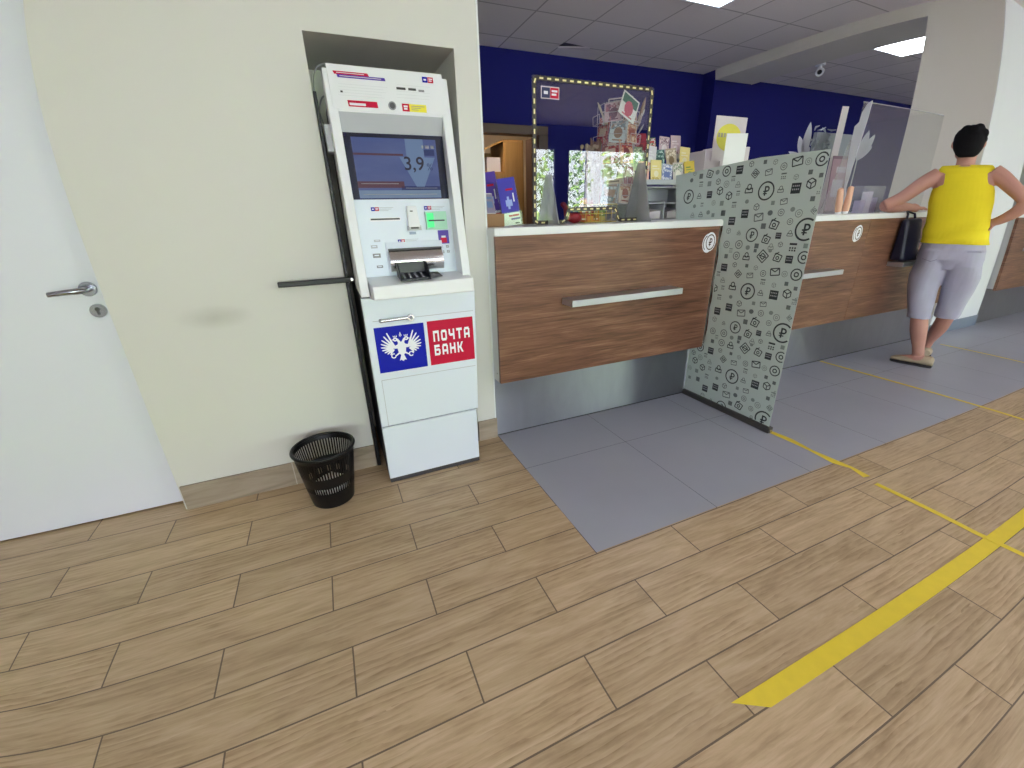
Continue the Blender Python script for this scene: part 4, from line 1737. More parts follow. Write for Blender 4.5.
def card(name, c, w, h, mats, label, cat, group=None, lean=0.0, yaw=0.0, roll=0.0, th=.002, design=0):
    """an upright printed card: c is the middle of its lower edge"""
    Mx = Matrix.Translation(c) @ Matrix.Rotation(yaw, 4, 'Z') @ Matrix.Rotation(roll, 4, 'Y') @ Matrix.Rotation(lean, 4, 'X')
    m = MB()
    m.box(-w / 2, w / 2, 0, th, 0, h)
    m.m = 1
    rn = random.Random(hash(label) % 999 if False else int(sum(map(ord, label))))
    e = -.0006

    def q(x0, x1, z0, z1, e_=e):
        m.add([(x0, e_, z0), (x1, e_, z0), (x1, e_, z1), (x0, e_, z1)], [(0, 1, 2, 3)])
    if design == 0:
        q(-w * .44, w * .44, h * .55, h * .93)
        m.m = 2
        n = 10
        m.add([(w * .26 * cos(2 * pi * k / n) + rn.uniform(-.1, .1) * w * 0, e * 2, h * .42 + w * .3 * sin(2 * pi * k / n)) for k in range(n)], [list(range(n))])
        q(-w * .3, w * .3, h * .08, h * .14)
    elif design == 1:
        q(-w * .5, w * .5, 0, h * .25)
        m.m = 2
        q(-w * .35, w * .1, h * .7, h * .76)
        q(-w * .35, w * .3, h * .6, h * .64)
        n = 8
        m.add([(w * .22 * cos(2 * pi * k / n), e * 2, h * .40 + w * .22 * sin(2 * pi * k / n)) for k in range(n)], [list(range(n))])
    elif design == 2:
        q(-w * .46, w * .46, h * .05, h * .95)
        m.m = 2
        q(-w * .3, w * .3, h * .3, h * .6, e * 2)
        q(-w * .2, w * .35, h * .72, h * .82, e * 2)
    m.v = [Mx @ v for v in m.v]
    o = m.build(name, mats, origin=c)
    return tag(o, label, cat, group)


# leaflet holders at the left end
for i, (x, y, lab, hh) in enumerate(((.448, 1.34, 'purple leaflet pack in the rear clear holder beside the wall end', .275), (.492, 1.20, 'blue and purple leaflet pack in the front clear holder at the counter end', .235))):
    hld = thing('leaflet_holder', ('rear' if i == 0 else 'front') + ' clear acrylic leaflet holder at the left end of the worktop', 'leaflet holder', (x, y, CT), 'leaflet holders')
    Mx = Matrix.Translation((x, y, CT)) @ Matrix.Rotation(radians(-14), 4, 'Z') @ Matrix.Rotation(radians(-7), 4, 'Y')
    m = MB()
    w_ = .105
    m.box(-w_ / 2, w_ / 2, -.03, -.028, .0, hh * .30)
    m.prism([(-w_ / 2, .0, 0), (-w_ / 2, .003, 0), (-w_ / 2, .055, hh * .95), (-w_ / 2, .052, hh * .95)], (w_, 0, 0))
    m.prism([(-w_ / 2, -.03, 0), (-w_ / 2, .02, 0), (-w_ / 2, .05, hh * .9)], (.002, 0, 0))
    m.prism([(w_ / 2 - .002, -.03, 0), (w_ / 2 - .002, .02, 0), (w_ / 2 - .002, .05, hh * .9)], (.002, 0, 0))
    m.box(-w_ / 2, w_ / 2, -.03, .05, 0, .003)
    m.v = [Mx @ v for v in m.v]
    m.build('holder', 'acrylic', hld)
    m = MB()
    w2 = .046
    sl2 = lambda z, l: -.022 + z * .24 - l
    m.prism([(-w2, sl2(.004, 0), .004), (-w2, sl2(hh, 0), hh), (-w2, sl2(hh, 0) + .012, hh), (-w2, sl2(.004, 0) + .012, .004)], (2 * w2, 0, 0))

    def q(x0, x1, z0, z1, mi, l=.0008):
        m.m = mi
        m.add([(x0 * w2, sl2(z0 * hh, l), z0 * hh), (x1 * w2, sl2(z0 * hh, l), z0 * hh), (x1 * w2, sl2(z1 * hh, l), z1 * hh), (x0 * w2, sl2(z1 * hh, l), z1 * hh)], [(0, 1, 2, 3)])
    q(-1, 1, .02, .28, 1)
    q(-.3, .9, .20, .24, 2, .0012)
    q(-.1, .95, .13, .17, 3, .0012)
    q(.3, .8, .04, .07, 4, .0012)
    q(-.2, .6, .74, .78, 2, .0012)
    q(-.4, .35, .42, .55, 5, .0012)
    q(-.2, .05, .36, .62, 5, .0014)
    q(.5, .65, .5, .68, 1, .0012)
    m.v = [Mx @ v for v in m.v]
    lf = m.build('leaflet_pack', ['purple' if i == 0 else P_('#3a34a8'), 'white_print', 'red', P_('#5a3fa0'), 'darkgrey', P_('#9db0e6')], origin=(x, y, CT + .004))
    tag(lf, lab, 'leaflets', 'leaflet packs in holders')
m = MB()
m.box(.28, .405, 1.10, 1.20, CT, CT + .062)
tag(m.build('cardboard_box', 'cardboard', origin=(.37, 1.18, CT), bevel=.003), 'small brown cardboard box behind the wall end on the worktop', 'box')
card('brochure', Vector((.36, 1.16, CT + .062)), .07, .10, ['pinkish', P_('#8a7f96'), P_('#5f78a8')], 'pale grey brochure standing on the brown cardboard box', 'brochure', lean=-.25, yaw=.5, design=2)

# paper sheet flat on the counter
m = MB()
m.add([(.72, .93, CT + .0006), (.93, .92, CT + .0006), (.95, 1.02, CT + .0006), (.74, 1.03, CT + .0006)], [(0, 1, 2, 3)])
m.prism([(.72, .93, CT + .0003), (.93, .92, CT + .0003), (.95, 1.02, CT + .0003), (.74, 1.03, CT + .0003)], (0, 0, .0012))
tag(m.build('paper_sheet', 'paper', origin=(.83, .97, CT)), 'white paper sheet lying flat on the worktop under the screen cut-out', 'paper')

# card rack: white wire spinner with pockets
RC = Vector((1.27, 1.40, CT))
rack = thing('card_rack', 'tall white wire spinner rack full of greeting cards', 'card rack', RC)
m = MB()
m.lathe(RC, [(.13, 0), (.13, .006), (.02, .012), (.012, .02)], 24)
m.build('base', 'wire', rack)
m = MB()
m.cyl(RC, RC + Vector((0, 0, .60)), .007, 10)
for z_ in (.12, .3, .48, .58):
    for k in range(4):
        a_ = k * pi / 2 + .3
        m.tube([RC + Vector((0, 0, z_)), RC + Vector((.1 * cos(a_), .1 * sin(a_), z_))], .0022, 6)
m.build('spindle', 'wire', rack)
LV = [.10 + .108 * l_ for l_ in range(5)]


def slot(lvl, k):
    a_ = radians(-90 + 52 * (k - 1.5) + 14 * (lvl % 2) - 22)
    return a_, Vector((cos(a_), sin(a_), 0))


m = MB()
for lvl in range(5):
    z0 = LV[lvl]
    for k in range(5):
        a_, d = slot(lvl, k)
        s_ = Vector((-sin(a_), cos(a_), 0))
        c = RC + d * .105
        w_ = .046
        for (za, off) in ((z0, .026), (z0 + .045, .03), (z0 + .10, .0)):
            m.tube([c - s_ * w_ + Vector((0, 0, za)) + d * off, c + s_ * w_ + Vector((0, 0, za)) + d * off], .0016, 5)
        for sg in (-1, 1):
            e_ = c + s_ * w_ * sg
            m.tube([e_ + Vector((0, 0, z0)), e_ + Vector((0, 0, z0)) + d * .026, e_ + Vector((0, 0, z0 + .045)) + d * .03], .0016, 5)
            m.tube([e_ + Vector((0, 0, z0)), e_ + Vector((0, 0, z0 + .10))], .0016, 5)
# tall empty pocket frame sticking out at the top
a, b = aty(607, 128, 1.38), aty(633, 96, 1.38)
for (u0, v0, u1, v1) in ((609.5, 127, 609, 99), (609, 99, 633, 96), (633, 96, 634, 112), (614, 120, 614, 101), (614, 101, 627, 99.5), (627, 99.5, 627, 108), (603, 112, 610, 109), (602, 112, 604, 125), (604, 125, 611, 121), (602, 118, 610, 114.5), (614, 105, 627, 103.5)):
    p, q = aty(u0, v0, 1.38), aty(u1, v1, 1.38)
    m.tube([p, q], .0035, 6)
m.build('wire_pockets', 'wire', rack)

cols = [('#a02c48', '#c87880', '#e6d8c8', 'rose'), ('#8c1c34', '#b84a50', '#e0c8b8', 'crimson'), ('#7d2a48', '#a86a78', '#d8c8b8', 'plum'),
        ('#b8a27e', '#e6dcc4', '#7c8a5a', 'straw'), ('#b06a84', '#e0c4d0', '#7a4a70', 'pink'), ('#8d9fa8', '#dce6ea', '#a88878', 'grey-blue'),
        ('#b8443c', '#e8b898', '#7a2a30', 'bright red'), ('#8fa79a', '#d6dcd0', '#b0907a', 'sage'), ('#b8b8d0', '#eceef6', '#8a6a9a', 'silver and violet'),
        ('#96705c', '#d8c4b0', '#5a4038', 'brown floral'), ('#c8a080', '#e8d8c8', '#a05a50', 'apricot'), ('#a9bcc4', '#eef6fa', '#7a9aa8', 'icy blue')]
rows_ = ('lowest', 'second', 'middle', 'fourth', 'top')
cols_n = ('far left', 'left', 'centre', 'right', 'far right')
rn = random.Random(5)
ci = 0
for lvl in range(5):
    for k in range(5):
        if lvl == 4 and k in (0, 4):
            continue
        a_, d = slot(lvl, k)
        cc = cols[(ci * 5 + lvl * 3) % 12]
        c = RC + d * .112 + Vector((0, 0, LV[lvl] + .003))
        card('greeting_card', c, .096, rn.uniform(.115, .140) * (.7 if lvl == 4 else 1), [P_(cc[1]), floral(*cc[:3]), P_(cc[2])],
             '%s greeting card, %s column in the %s row of the wire rack' % (cc[3], cols_n[k], rows_[lvl]), 'greeting card', 'greeting cards in the spinner rack',
             lean=-.10, yaw=a_ + pi / 2, roll=rn.uniform(-.12, .12), design=2 if ci % 2 else 0)
        ci += 1
p = aty(622, 119, 1.27)
card('greeting_card', Vector((p.x, 1.235, p.z)), .13, .12, ['paper', P_('#1f6f5c'), P_('#c8506a')], 'tilted green and orange card crowning the wire rack', 'greeting card', 'greeting cards in the spinner rack',
     lean=-.1, yaw=.1, roll=.42, design=0)
# feather quills and brushes sticking up out of the rack
for (u0, v0, u1, v1, r0, r1, mt, lab) in (
        (646, 97, 640, 118, .010, .012, P_('#8f7768'), 'tan feather sticking up at the right of the wire rack'),
        (598, 102, 604, 118, .007, .004, P_('#cfc4b4'), 'pale round-tipped stick left of the wire rack top'),
        (645, 109, 640, 120, .005, .003, 'feather', 'white quill on the upper right of the wire rack'),
        (644, 124, 638, 134, .005, .003, P_('#b9b4c8'), 'lilac quill on the middle right of the wire rack')):
    p, q = aty(u0, v0, 1.36), aty(u1, v1, 1.38)
    m = MB()
    base = q + (q - p) * .6
    m.tube([base, q, p.lerp(q, .3), p], [.002, r1, r0, .002], 8)
    tag(m.build('quill', mt, origin=base, smooth=True), lab, 'quill', 'quills in the card rack')

m = MB()
rn = random.Random(31)
for k in range(34):
    a_ = rn.uniform(0, 6.28)
    r_ = .024 * rn.random() ** .5
    q0 = RC + Vector((-.155 + r_ * cos(a_), -.03 + r_ * sin(a_), .015))
    m.tube([q0, q0 + Vector((rn.uniform(-.01, .01), 0, .22)), q0 + Vector((rn.uniform(-.035, .03), rn.uniform(-.02, .02), rn.uniform(.36, .44)))], [.003, .0035, .005], 5)
tag(m.build('dried_grass_bunch', P_('#8a6a58'), origin=RC + Vector((-.155, -.03, 0))), 'brown bunch of dried grass standing left of the wire card rack', 'dried grass')
m = MB()
for k in range(30):
    a_ = rn.uniform(0, 6.28)
    q0 = RC + Vector((-.205, -.04, .02))
    m.tube([q0, q0 + Vector((rn.uniform(-.02, .02), rn.uniform(-.02, .02), .2)), q0 + Vector((rn.uniform(-.06, .05), rn.uniform(-.03, .03), rn.uniform(.24, .40)))], [.0015, .0015, .004], 5)
    m.ball(q0 + Vector((rn.uniform(-.06, .05), rn.uniform(-.03, .03), rn.uniform(.26, .40))), .012, .010, .012, 7, 5)
tag(m.build('dried_flower_bunch', P_('#b8a492'), origin=RC + Vector((-.205, -.04, 0))), 'pale bunch of dried flowers at the far left of the card rack', 'dried flowers')

# little basket and seed box under the screen cut-out
bk = thing('wire_basket', 'small yellow wire basket of trinkets behind the screen cut-out', 'basket', (1.08, 1.33, CT))
m = MB()
bx0, bx1, by0, by1, bz = .99, 1.21, 1.27, 1.40, .10
for z_ in (.004, .05, bz):
    m.tube([(bx0, by0, CT + z_), (bx1, by0, CT + z_), (bx1, by1, CT + z_), (bx0, by1, CT + z_)], .003, 6, closed=True)
for k in range(7):
    x = bx0 + (bx1 - bx0) * k / 6
    m.tube([(x, by0, CT), (x, by0, CT + bz)], .002, 5)
    m.tube([(x, by1, CT), (x, by1, CT + bz)], .002, 5)
m.build('wire_frame', P_('#c9b45a'), bk)
for k, (x, h_, c1, c2, nm) in enumerate(((1.02, .13, '#b8602c', '#e0a43a', 'orange'), (1.07, .12, '#a83a30', '#d89a4a', 'rust red'), (1.12, .125, '#c98a34', '#7a5a2a', 'amber'), (1.17, .11, '#8fa05a', '#d6c87a', 'olive'))):
    card('seed_packet', Vector((x, 1.33 + .01 * k, CT + .006)), .05, h_, [P_(c1), P_(c2), P_('#e8e0c8')], nm + ' packet standing in the small yellow basket', 'packet', 'packets in the yellow basket', lean=-.12, design=(0, 1)[k % 2])
rd = MB()
rd.tube([(.86, 1.30, CT + .10), (.875, 1.30, CT + .085), (.885, 1.30, CT + .05), (.90, 1.30, CT + .028)], [.014, .016, .02, .026], 12)
rd.ball((.935, 1.30, CT + .03), .045, .035, .03, 18, 10)
rd.ball((.857, 1.30, CT + .103), .017, .015, .014, 12, 8)
tag(rd.build('red_ornament', P_('#8e1420'), origin=(.92, 1.30, CT), smooth=True), 'dark red glossy bird-shaped ornament on the worktop', 'ornament')
fb = thing('photo_frame', 'small wooden frame behind the screen, left of the red ornament', 'picture frame', (.80, 1.36, CT))
m = MB()
for (x0, x1, z0, z1) in ((.77, .778, 0, .085), (.832, .84, 0, .085), (.77, .84, .077, .085), (.77, .84, 0, .0034)):
    m.box(x0, x1, 1.355, 1.365, CT + z0, CT + z1)
m.build('frame', P_('#b49a74'), fb)
m = MB()
m.box(.778, .832, 1.36, 1.363, CT + .008, CT + .077)
m.build('picture', P_('#8d8578'), fb)

# magazine shelf with seed packets right of the screen
sh = thing('packet_stand', 'tiered stand of seed packets to the right of the dashed screen', 'stand', (1.72, 1.75, CT))
m = MB()
tiers = [(1.62, .24), (1.70, .34), (1.80, .43)]
for (y_, z_) in tiers:
    m.box(1.52, 2.18, y_ - .03, y_ + .04, CT + z_ - .012, CT + z_ - .004)
    m.box(1.52, 2.18, y_ - .032, y_ - .029, CT + z_ - .012, CT + z_ + .02)
for x in (1.52, 2.175):
    m.prism([(x, 1.58, CT - .0), (x, 1.59, CT + .25), (x, 1.78, CT + .47), (x, 1.86, CT + .47), (x, 1.86, CT)], (.006, 0, 0))
m.build('tier_frame', 'lightgrey', sh)
pc = [('#d8c4b0', '#c8a8c0', '#e0d070', 'lilac and cream'), ('#e2b0a0', '#d8d0c0', '#c05a50', 'peach'), ('#e8d890', '#c8b050', '#f0e8c8', 'yellow'), ('#a8b0c0', '#e0e0e8', '#6a7ab0', 'pale blue'), ('#c8c0b8', '#8a9a80', '#e8e4d8', 'stone'),
      ('#d8c050', '#e8dca0', '#7a9a50', 'bright yellow'), ('#88a080', '#c8d4b0', '#4a6a50', 'sage green'), ('#d8d4dc', '#b04a5a', '#e8e8ec', 'white and red'), ('#3a6a6a', '#a8c0b8', '#204848', 'teal'), ('#b8a890', '#e0d4c0', '#806a50', 'sand'),
      ('#6a8098', '#a8b8c8', '#3a5070', 'slate blue'), ('#d07820', '#e89a40', '#a85010', 'orange'), ('#a02038', '#d8d0d4', '#701828', 'crimson'), ('#2a5a38', '#c8ccc8', '#b04040', 'dark green'), ('#c8b0b8', '#907080', '#e8dce0', 'dusty pink')]
k = 0
for ti, (y_, z_) in enumerate(tiers):
    for j in range(6):
        cc = pc[(k * 7) % 15] if j == 5 else pc[k - ti]
        card('seed_packet', Vector((1.57 + j * .108 + .008 * (k % 3), y_ + .004 + .0014 * j, CT + z_ + .001)), .096, .125 + .012 * (k % 3), [P_(cc[0]), floral(cc[1], cc[0], cc[2], 60), P_(cc[2])],
             '%s seed packet, %s on the %s tier of the stand' % (cc[3], ('leftmost', 'second', 'third', 'fourth', 'fifth', 'rightmost')[j], ('front', 'middle', 'back')[ti]), 'seed packet', 'seed packets on the tiered stand', lean=-.14, roll=(-.1, .07, 0, .12, -.05)[k % 5], design=(2, 0, 1)[k % 3])
        k += 1

# grey letter tray under the packets
tr_ = thing('letter_tray', 'white open letter tray below the seed packets, left of the film', 'tray', (1.68, 1.42, CT))
m = MB()
tx0, tx1, ty0, ty1, tz = 1.475, 1.86, 1.36, 1.56, .20
m.box(tx0, tx0 + .006, ty0, ty1, CT, CT + tz)
m.box(tx1 - .006, tx1, ty0, ty1, CT, CT + tz)
m.box(tx0, tx1, ty0, ty1, CT + tz - .006, CT + tz)
m.box(tx0, tx1, ty0, ty1, CT, CT + .004)
m.box(tx0, tx1, ty1 - .006, ty1, CT, CT + tz)
m.box(tx0, tx1, ty0 + .02, ty1, CT + .10, CT + .105)
m.box((tx0 + tx1) / 2 - .003, (tx0 + tx1) / 2 + .003, ty0 + .01, ty1, CT, CT + .12)
m.build('tray_body', 'lightgrey', tr_, bevel=.001)
for k, (x, c, nm) in enumerate(((1.50, '#b9b2b8', 'left'), (1.70, '#a8a2a6', 'right'))):
    m = MB()
    m.hexa([(x, 1.375, CT + .006), (x + .14, 1.37, CT + .006), (x + .14, 1.53, CT + .006), (x, 1.53, CT + .006),
            (x, 1.375, CT + .05), (x + .14, 1.37, CT + .06), (x + .14, 1.53, CT + .08), (x, 1.53, CT + .07)])
    tag(m.build('envelope_stack', P_(c), origin=(x + .07, 1.45, CT + .006), bevel=.004), 'grey stack of envelopes in the %s bay of the letter tray' % nm, 'envelopes', 'envelope stacks in the tray')

# clerk's monitors and big cartons behind the film
def carton(name, x0, x1, y0, y1, z0, z1, mat, label, cat, taper=0):
    m = MB()
    m.hexa([(x0, y0, z0), (x1, y0, z0), (x1, y1, z0), (x0, y1, z0), (x0 + taper * .2, y0, z1), (x1 - taper, y0, z1), (x1 - taper, y1, z1), (x0 + taper * .2, y1, z1)])
    return tag(m.build(name, mat, origin=((x0 + x1) / 2, (y0 + y1) / 2, z0), bevel=.004), label, cat)


desk = thing('clerk_desk', 'pale desk standing behind the counter', 'desk', (2.8, 1.95, 0))
m = MB()
m.box(1.5, 4.4, 1.62, 2.35, 1.085, CT)
m.build('desk_top', 'laminate', desk, bevel=.002)
for x in (1.52, 2.9, 4.36):
    m = MB()
    m.box(x, x + .03, 1.66, 2.3, 0, 1.085)
    m.build('leg', 'laminate', desk)
carton('carton', 2.27, 2.42, 1.66, 1.86, CT, 1.575, 'pinkish', 'narrow pale carton at the left of the group behind the film', 'carton')
carton('carton', 2.43, 2.70, 1.64, 1.85, CT, 1.605, 'pinkish', 'larger pale carton behind the bright white sheet', 'carton')
mo = thing('monitor', 'back of a pale computer monitor with sloping side behind the film', 'monitor', (2.85, 1.8, CT))
m = MB()
m.hexa([(2.63, 1.78, CT + .10), (3.07, 1.78, CT + .10), (3.07, 1.84, CT + .10), (2.63, 1.84, CT + .10),
        (2.66, 1.80, 1.66), (2.80, 1.80, 1.66), (2.80, 1.84, 1.66), (2.66, 1.84, 1.66)])
m.build('housing', 'pinkish', mo, bevel=.008)
m = MB()
m.box(2.80, 2.90, 1.80, 1.85, CT + .01, CT + .12)
m.box(2.72, 2.98, 1.74, 1.92, CT, CT + .012)
m.build('stand', 'lightgrey', mo)
ws = thing('notice_holder', 'bright white blank sheet in a holder above the film', 'notice', (2.33, 1.42, CT))
a, b, c_, d_ = aty(727.5, 133, 1.45), aty(748.5, 133, 1.45), aty(743.5, 166, 1.45), aty(721.5, 168, 1.45)
m = MB()
m.prism([a, b, (b.x - .0, 1.45, c_.z - .02), (a.x, 1.45, c_.z - .02)], (0, .002, 0))
m.build('sheet', 'paper', ws)
m = MB()
m.box((a.x + b.x) / 2 - .02, (a.x + b.x) / 2 + .02, 1.454, 1.462, CT + .004, 1.56)
m.box((a.x + b.x) / 2 - .06, (a.x + b.x) / 2 + .06, 1.42, 1.50, CT, CT + .006)
m.build('support', 'acrylic', ws)
ys = thing('yellow_sign', 'pale sign with a yellow disc and a grey word above the cartons', 'sign', (2.35, 1.62, 1.5))
a, b, c_, d_ = aty(717.5, 114.5, 1.62), aty(748, 118, 1.62), aty(746, 152, 1.62), aty(714, 148, 1.62)
m = MB()
zt_, zb_ = (a.z + b.z) / 2, 1.50
m.box(a.x, b.x, 1.62, 1.625, zb_, zt_)
m.m = 1
cx, cz, rr = (a.x + b.x) / 2 - .01, (zt_ + zb_) / 2 + .01, (b.x - a.x) * .40
m.add([(cx + rr * cos(2 * pi * k / 28), 1.6192, cz + rr * .72 * sin(2 * pi * k / 28)) for k in range(28)], [list(range(28))])
m.m = 2
for k in range(8):
    x = cx - .11 + k * .028
    m.add([(x, 1.6186, cz + .0), (x + .02, 1.6186, cz + .0), (x + .02, 1.6186, cz + .028), (x, 1.6186, cz + .028)], [(0, 1, 2, 3)])
m.m = 0
m.box(a.x + .1, a.x + .13, 1.626, 1.632, CT, zb_ + .05)
m.build('sign_board', ['pinkish', P_('#d8cf4a'), P_('#9a9684')], ys)


# feather shaped ornaments (white cut-out wings)
def wing(c, leaves, label, name='feather_ornament'):
    m = MB()
    ux = Vector((.62, -.785, 0))
    th = Vector((.785, .62, 0)) * .006
    c = Vector(c)
    for (ang, ln, wd) in leaves:
        n = 9
        L_, R_ = [], []
        for i in range(n + 1):
            q = i / n
            w_ = wd * sin(pi * min(1, q * .92 + .08)) ** .8 * (1 if q < 1 else .02)
            cx, cz = sin(ang) * ln * q, cos(ang) * ln * q
            L_.append(c + ux * (cx - cos(ang) * w_) + Vector((0, 0, cz + sin(ang) * w_)))
            R_.append(c + ux * (cx + cos(ang) * w_) + Vector((0, 0, cz - sin(ang) * w_)))
        m.prism(L_ + R_[::-1], th)
    m.box(c.x - .03, c.x + .03, c.y - .02, c.y + .03, CT, CT + .012)
    m.box(c.x - .004, c.x + .004, c.y, c.y + .006, CT, c.z + .02)
    return tag(m.build(name, 'feather', origin=(c.x, c.y, CT)), label, 'ornament', 'white feather ornaments')


p = aty(803, 158, 1.72)
wing((p.x, 1.72, p.z), [(-.32, .18, .026), (.02, .27, .028), (.40, .09, .020), (-1.1, .13, .018)], 'white feather-shaped ornament showing above the film')
p = aty(857, 160, 1.72)
wing((p.x, 1.72, p.z), [(.16, .24, .03), (.42, .22, .03), (.7, .14, .02)], 'white feather-shaped ornament right of the white edge strip')

# silver tinsel thing and strips between film and second screen
m = MB()
a = aty(819, 130, 1.55)
b = aty(853, 150, 1.55)
rn = random.Random(12)
for k in range(26):
    c = Vector((rn.uniform(a.x, a.x + .18), rn.uniform(1.53, 1.60), rn.uniform(a.z - .16, a.z + .02)))
    d = Vector((rn.gauss(0, 1), rn.gauss(0, .5), rn.gauss(0, 1))).normalized()
    m.tube([c - d * .03, c + d.orthogonal() * .01, c + d * .03], [.003, .008, .003], 6)
m.box(a.x + .02, b.x, 1.57, 1.60, b.z - .06, a.z - .01)
m.box(a.x + .12, a.x + .15, 1.57, 1.60, CT, b.z)
tag(m.build('tinsel', 'silver', origin=(a.x + .15, 1.57, CT)), 'silver tinsel decoration behind the film corner', 'decoration')
m = MB()
p, q = aty(846, 107, 1.5), aty(836, 146, 1.5)
m.prism([(p.x - .045, 1.5, p.z), (p.x + .035, 1.5, p.z + .003), (p.x + .02, 1.5, CT), (p.x - .07, 1.5, CT)], (0, .003, 0))
tag(m.build('paper_strip', 'pinkish', origin=(p.x, 1.5, CT)), 'tall narrow white strip standing behind the film corner', 'strip')
card('leaflet', Vector((2.62, 1.30, CT)), .20, .24, [P_('#b8ac78'), P_('#d0c06a'), P_('#e0dcc8')], 'yellowish leaflet on the worktop right of the film edge', 'leaflet', lean=-.2, design=2)
card('leaflet', Vector((2.86, 1.42, CT)), .16, .36, [P_('#c8c4b8'), P_('#cfc08a'), P_('#e8e4d8')], 'tall pale leaflet behind the yellowish leaflet', 'leaflet', lean=-.12, design=0)
card('brochure', Vector((2.72, 1.20, CT)), .12, .10, ['paper', P_('#b8a8b8'), P_('#d8d0d4')], 'small white brochure lying against the film edge', 'brochure', lean=-.5, design=2)
# cream tubes
for k, (u, v, u2, v2, lab) in enumerate(((841, 188, 838, 213, 'left of the two peach cream tubes by the second screen'), (851.5, 186, 845, 213, 'right of the two peach cream tubes by the second screen'))):
    q = aty(u2, v2, 1.03)
    p = aty(u, v, 1.03)
    t_ = thing('cream_tube', lab, 'tube', (q.x, 1.03, CT), 'peach cream tubes')
    m = MB()
    ht = max(.1, p.z - CT)
    dx = p.x - q.x
    m.tube([(q.x, 1.03, CT + .018), (q.x + dx * .3, 1.03, CT + ht * .35), (q.x + dx * .9, 1.03, CT + ht * .95), (q.x + dx, 1.03, CT + ht)], [.020, .022, .018, .006], 14)
    m.build('tube_body', 'tan', t_, smooth=True)
    m = MB()
    m.cyl((q.x, 1.03, CT), (q.x, 1.03, CT + .02), .017, 16)
    m.build('cap', 'white_print', t_)
# small clear holder with violet boxes
lh = thing('acrylic_box', 'clear acrylic box holding pale leaflets left of the elbow', 'box', (3.10, 1.1, CT))
p, q = aty(854, 186, 1.12), aty(872, 213, 1.12)
m = MB()
x0, x1, z1 = q.x - .26, q.x + .02, p.z
for (a_, b_, c_, d_) in ((x0, x0 + .003, 1.08, 1.15), (x1 - .003, x1, 1.08, 1.15), (x0, x1, 1.148, 1.15), (x0, x1, 1.08, 1.082)):
    m.box(a_, b_, c_, d_, CT, z1)
m.build('clear_walls', 'acrylic', lh)
for k, c in enumerate(('#b9b0cc', '#d4cfdc', '#a8a0c0')):
    m = MB()
    m.box(x0 + .02 + .075 * k, x0 + .085 + .075 * k, 1.095, 1.135, CT + .001, CT + (.09, .15, .11)[k])
    tag(m.build('leaflet_bundle', P_(c), origin=(x0 + .05 + .075 * k, 1.115, CT)), ('short lilac', 'tall pale', 'medium violet')[k] + ' leaflet bundle in the clear acrylic box', 'leaflets', 'leaflet bundles')
card('poster', Vector((3.42, 1.36, CT)), .22, .42, [P_('#7a5f6e'), P_('#a88a94'), P_('#c8c0cc')], 'dusky printed poster panel behind the second screen', 'poster', lean=-.05, design=2)

# ================================================================= OFFICE BEYOND THE DOORWAY
wr = thing('wardrobe', 'orange beech wardrobe with an open top shelf in the room behind', 'wardrobe', (1.95, 5.1, 0))
m = MB()
for x in (1.69, 1.985, 2.26):
    m.box(x, x + .018, 4.86, 5.35, 0, (1.99 if x < 1.8 else 2.10))
m.hexa([(1.69, 4.86, 1.97), (2.0, 4.86, 2.09), (2.0, 5.35, 2.09), (1.69, 5.35, 1.97), (1.69, 4.86, 1.985), (2.0, 4.86, 2.105), (2.0, 5.35, 2.105), (1.69, 5.35, 1.985)])
m.box(1.985, 2.278, 4.86, 5.35, 2.085, 2.105)
m.box(1.69, 2.278, 5.33, 5.35, 0, 2.0)
m.box(1.69, 2.0, 4.86, 5.35, 1.70, 1.72)
m.build('carcass', 'cabinet', wr)
for (x0, x1, z1) in ((1.71, 1.983, 1.70), (2.003, 2.258, 2.08)):
    m = MB()
    m.box(x0, x1, 4.84, 4.86, .05, z1)
    dr = m.build('door', 'cabinet', wr, bevel=.002)
    m = MB()
    m.cyl((x1 - .03, 4.84, 1.2), (x1 - .03, 4.82, 1.2), .008, 10)
    m.build('knob', 'darkgrey', dr)
carton('shoe_box', 1.76, 1.96, 4.92, 5.2, 1.722, 1.90, 'pinkish', 'pale shoe box on the open wardrobe shelf', 'box')
lc = thing('low_cabinet', 'lower brown cabinet left of the beech wardrobe', 'cabinet', (1.35, 5.2, 0))
m = MB()
m.box(1.05, 1.68, 4.95, 5.4, 0, 1.72)
m.build('body', 'cabinet', lc)
carton('carton', 1.42, 1.62, 4.98, 5.2, 1.722, 1.88, 'cardboard', 'brown carton on top of the low office cabinet', 'carton')
dd = struct(MB().box(2.035, 2.06, BACK + .13, BACK + .30, 0, 2.01).build('door_2', 'brown'))
ol = MB()  # out-of-view panel added to light the back room
ol.box(1.3, 1.9, 4.3, 4.9, 2.585, 2.6)
tag(ol.build('ceiling_light', emit('office_fill_light', '#ffeed8', 16), origin=(1.6, 4.6, 2.6)), 'added unseen square light panel brightening the office beyond the doorway', 'ceiling light', 'ceiling lights')

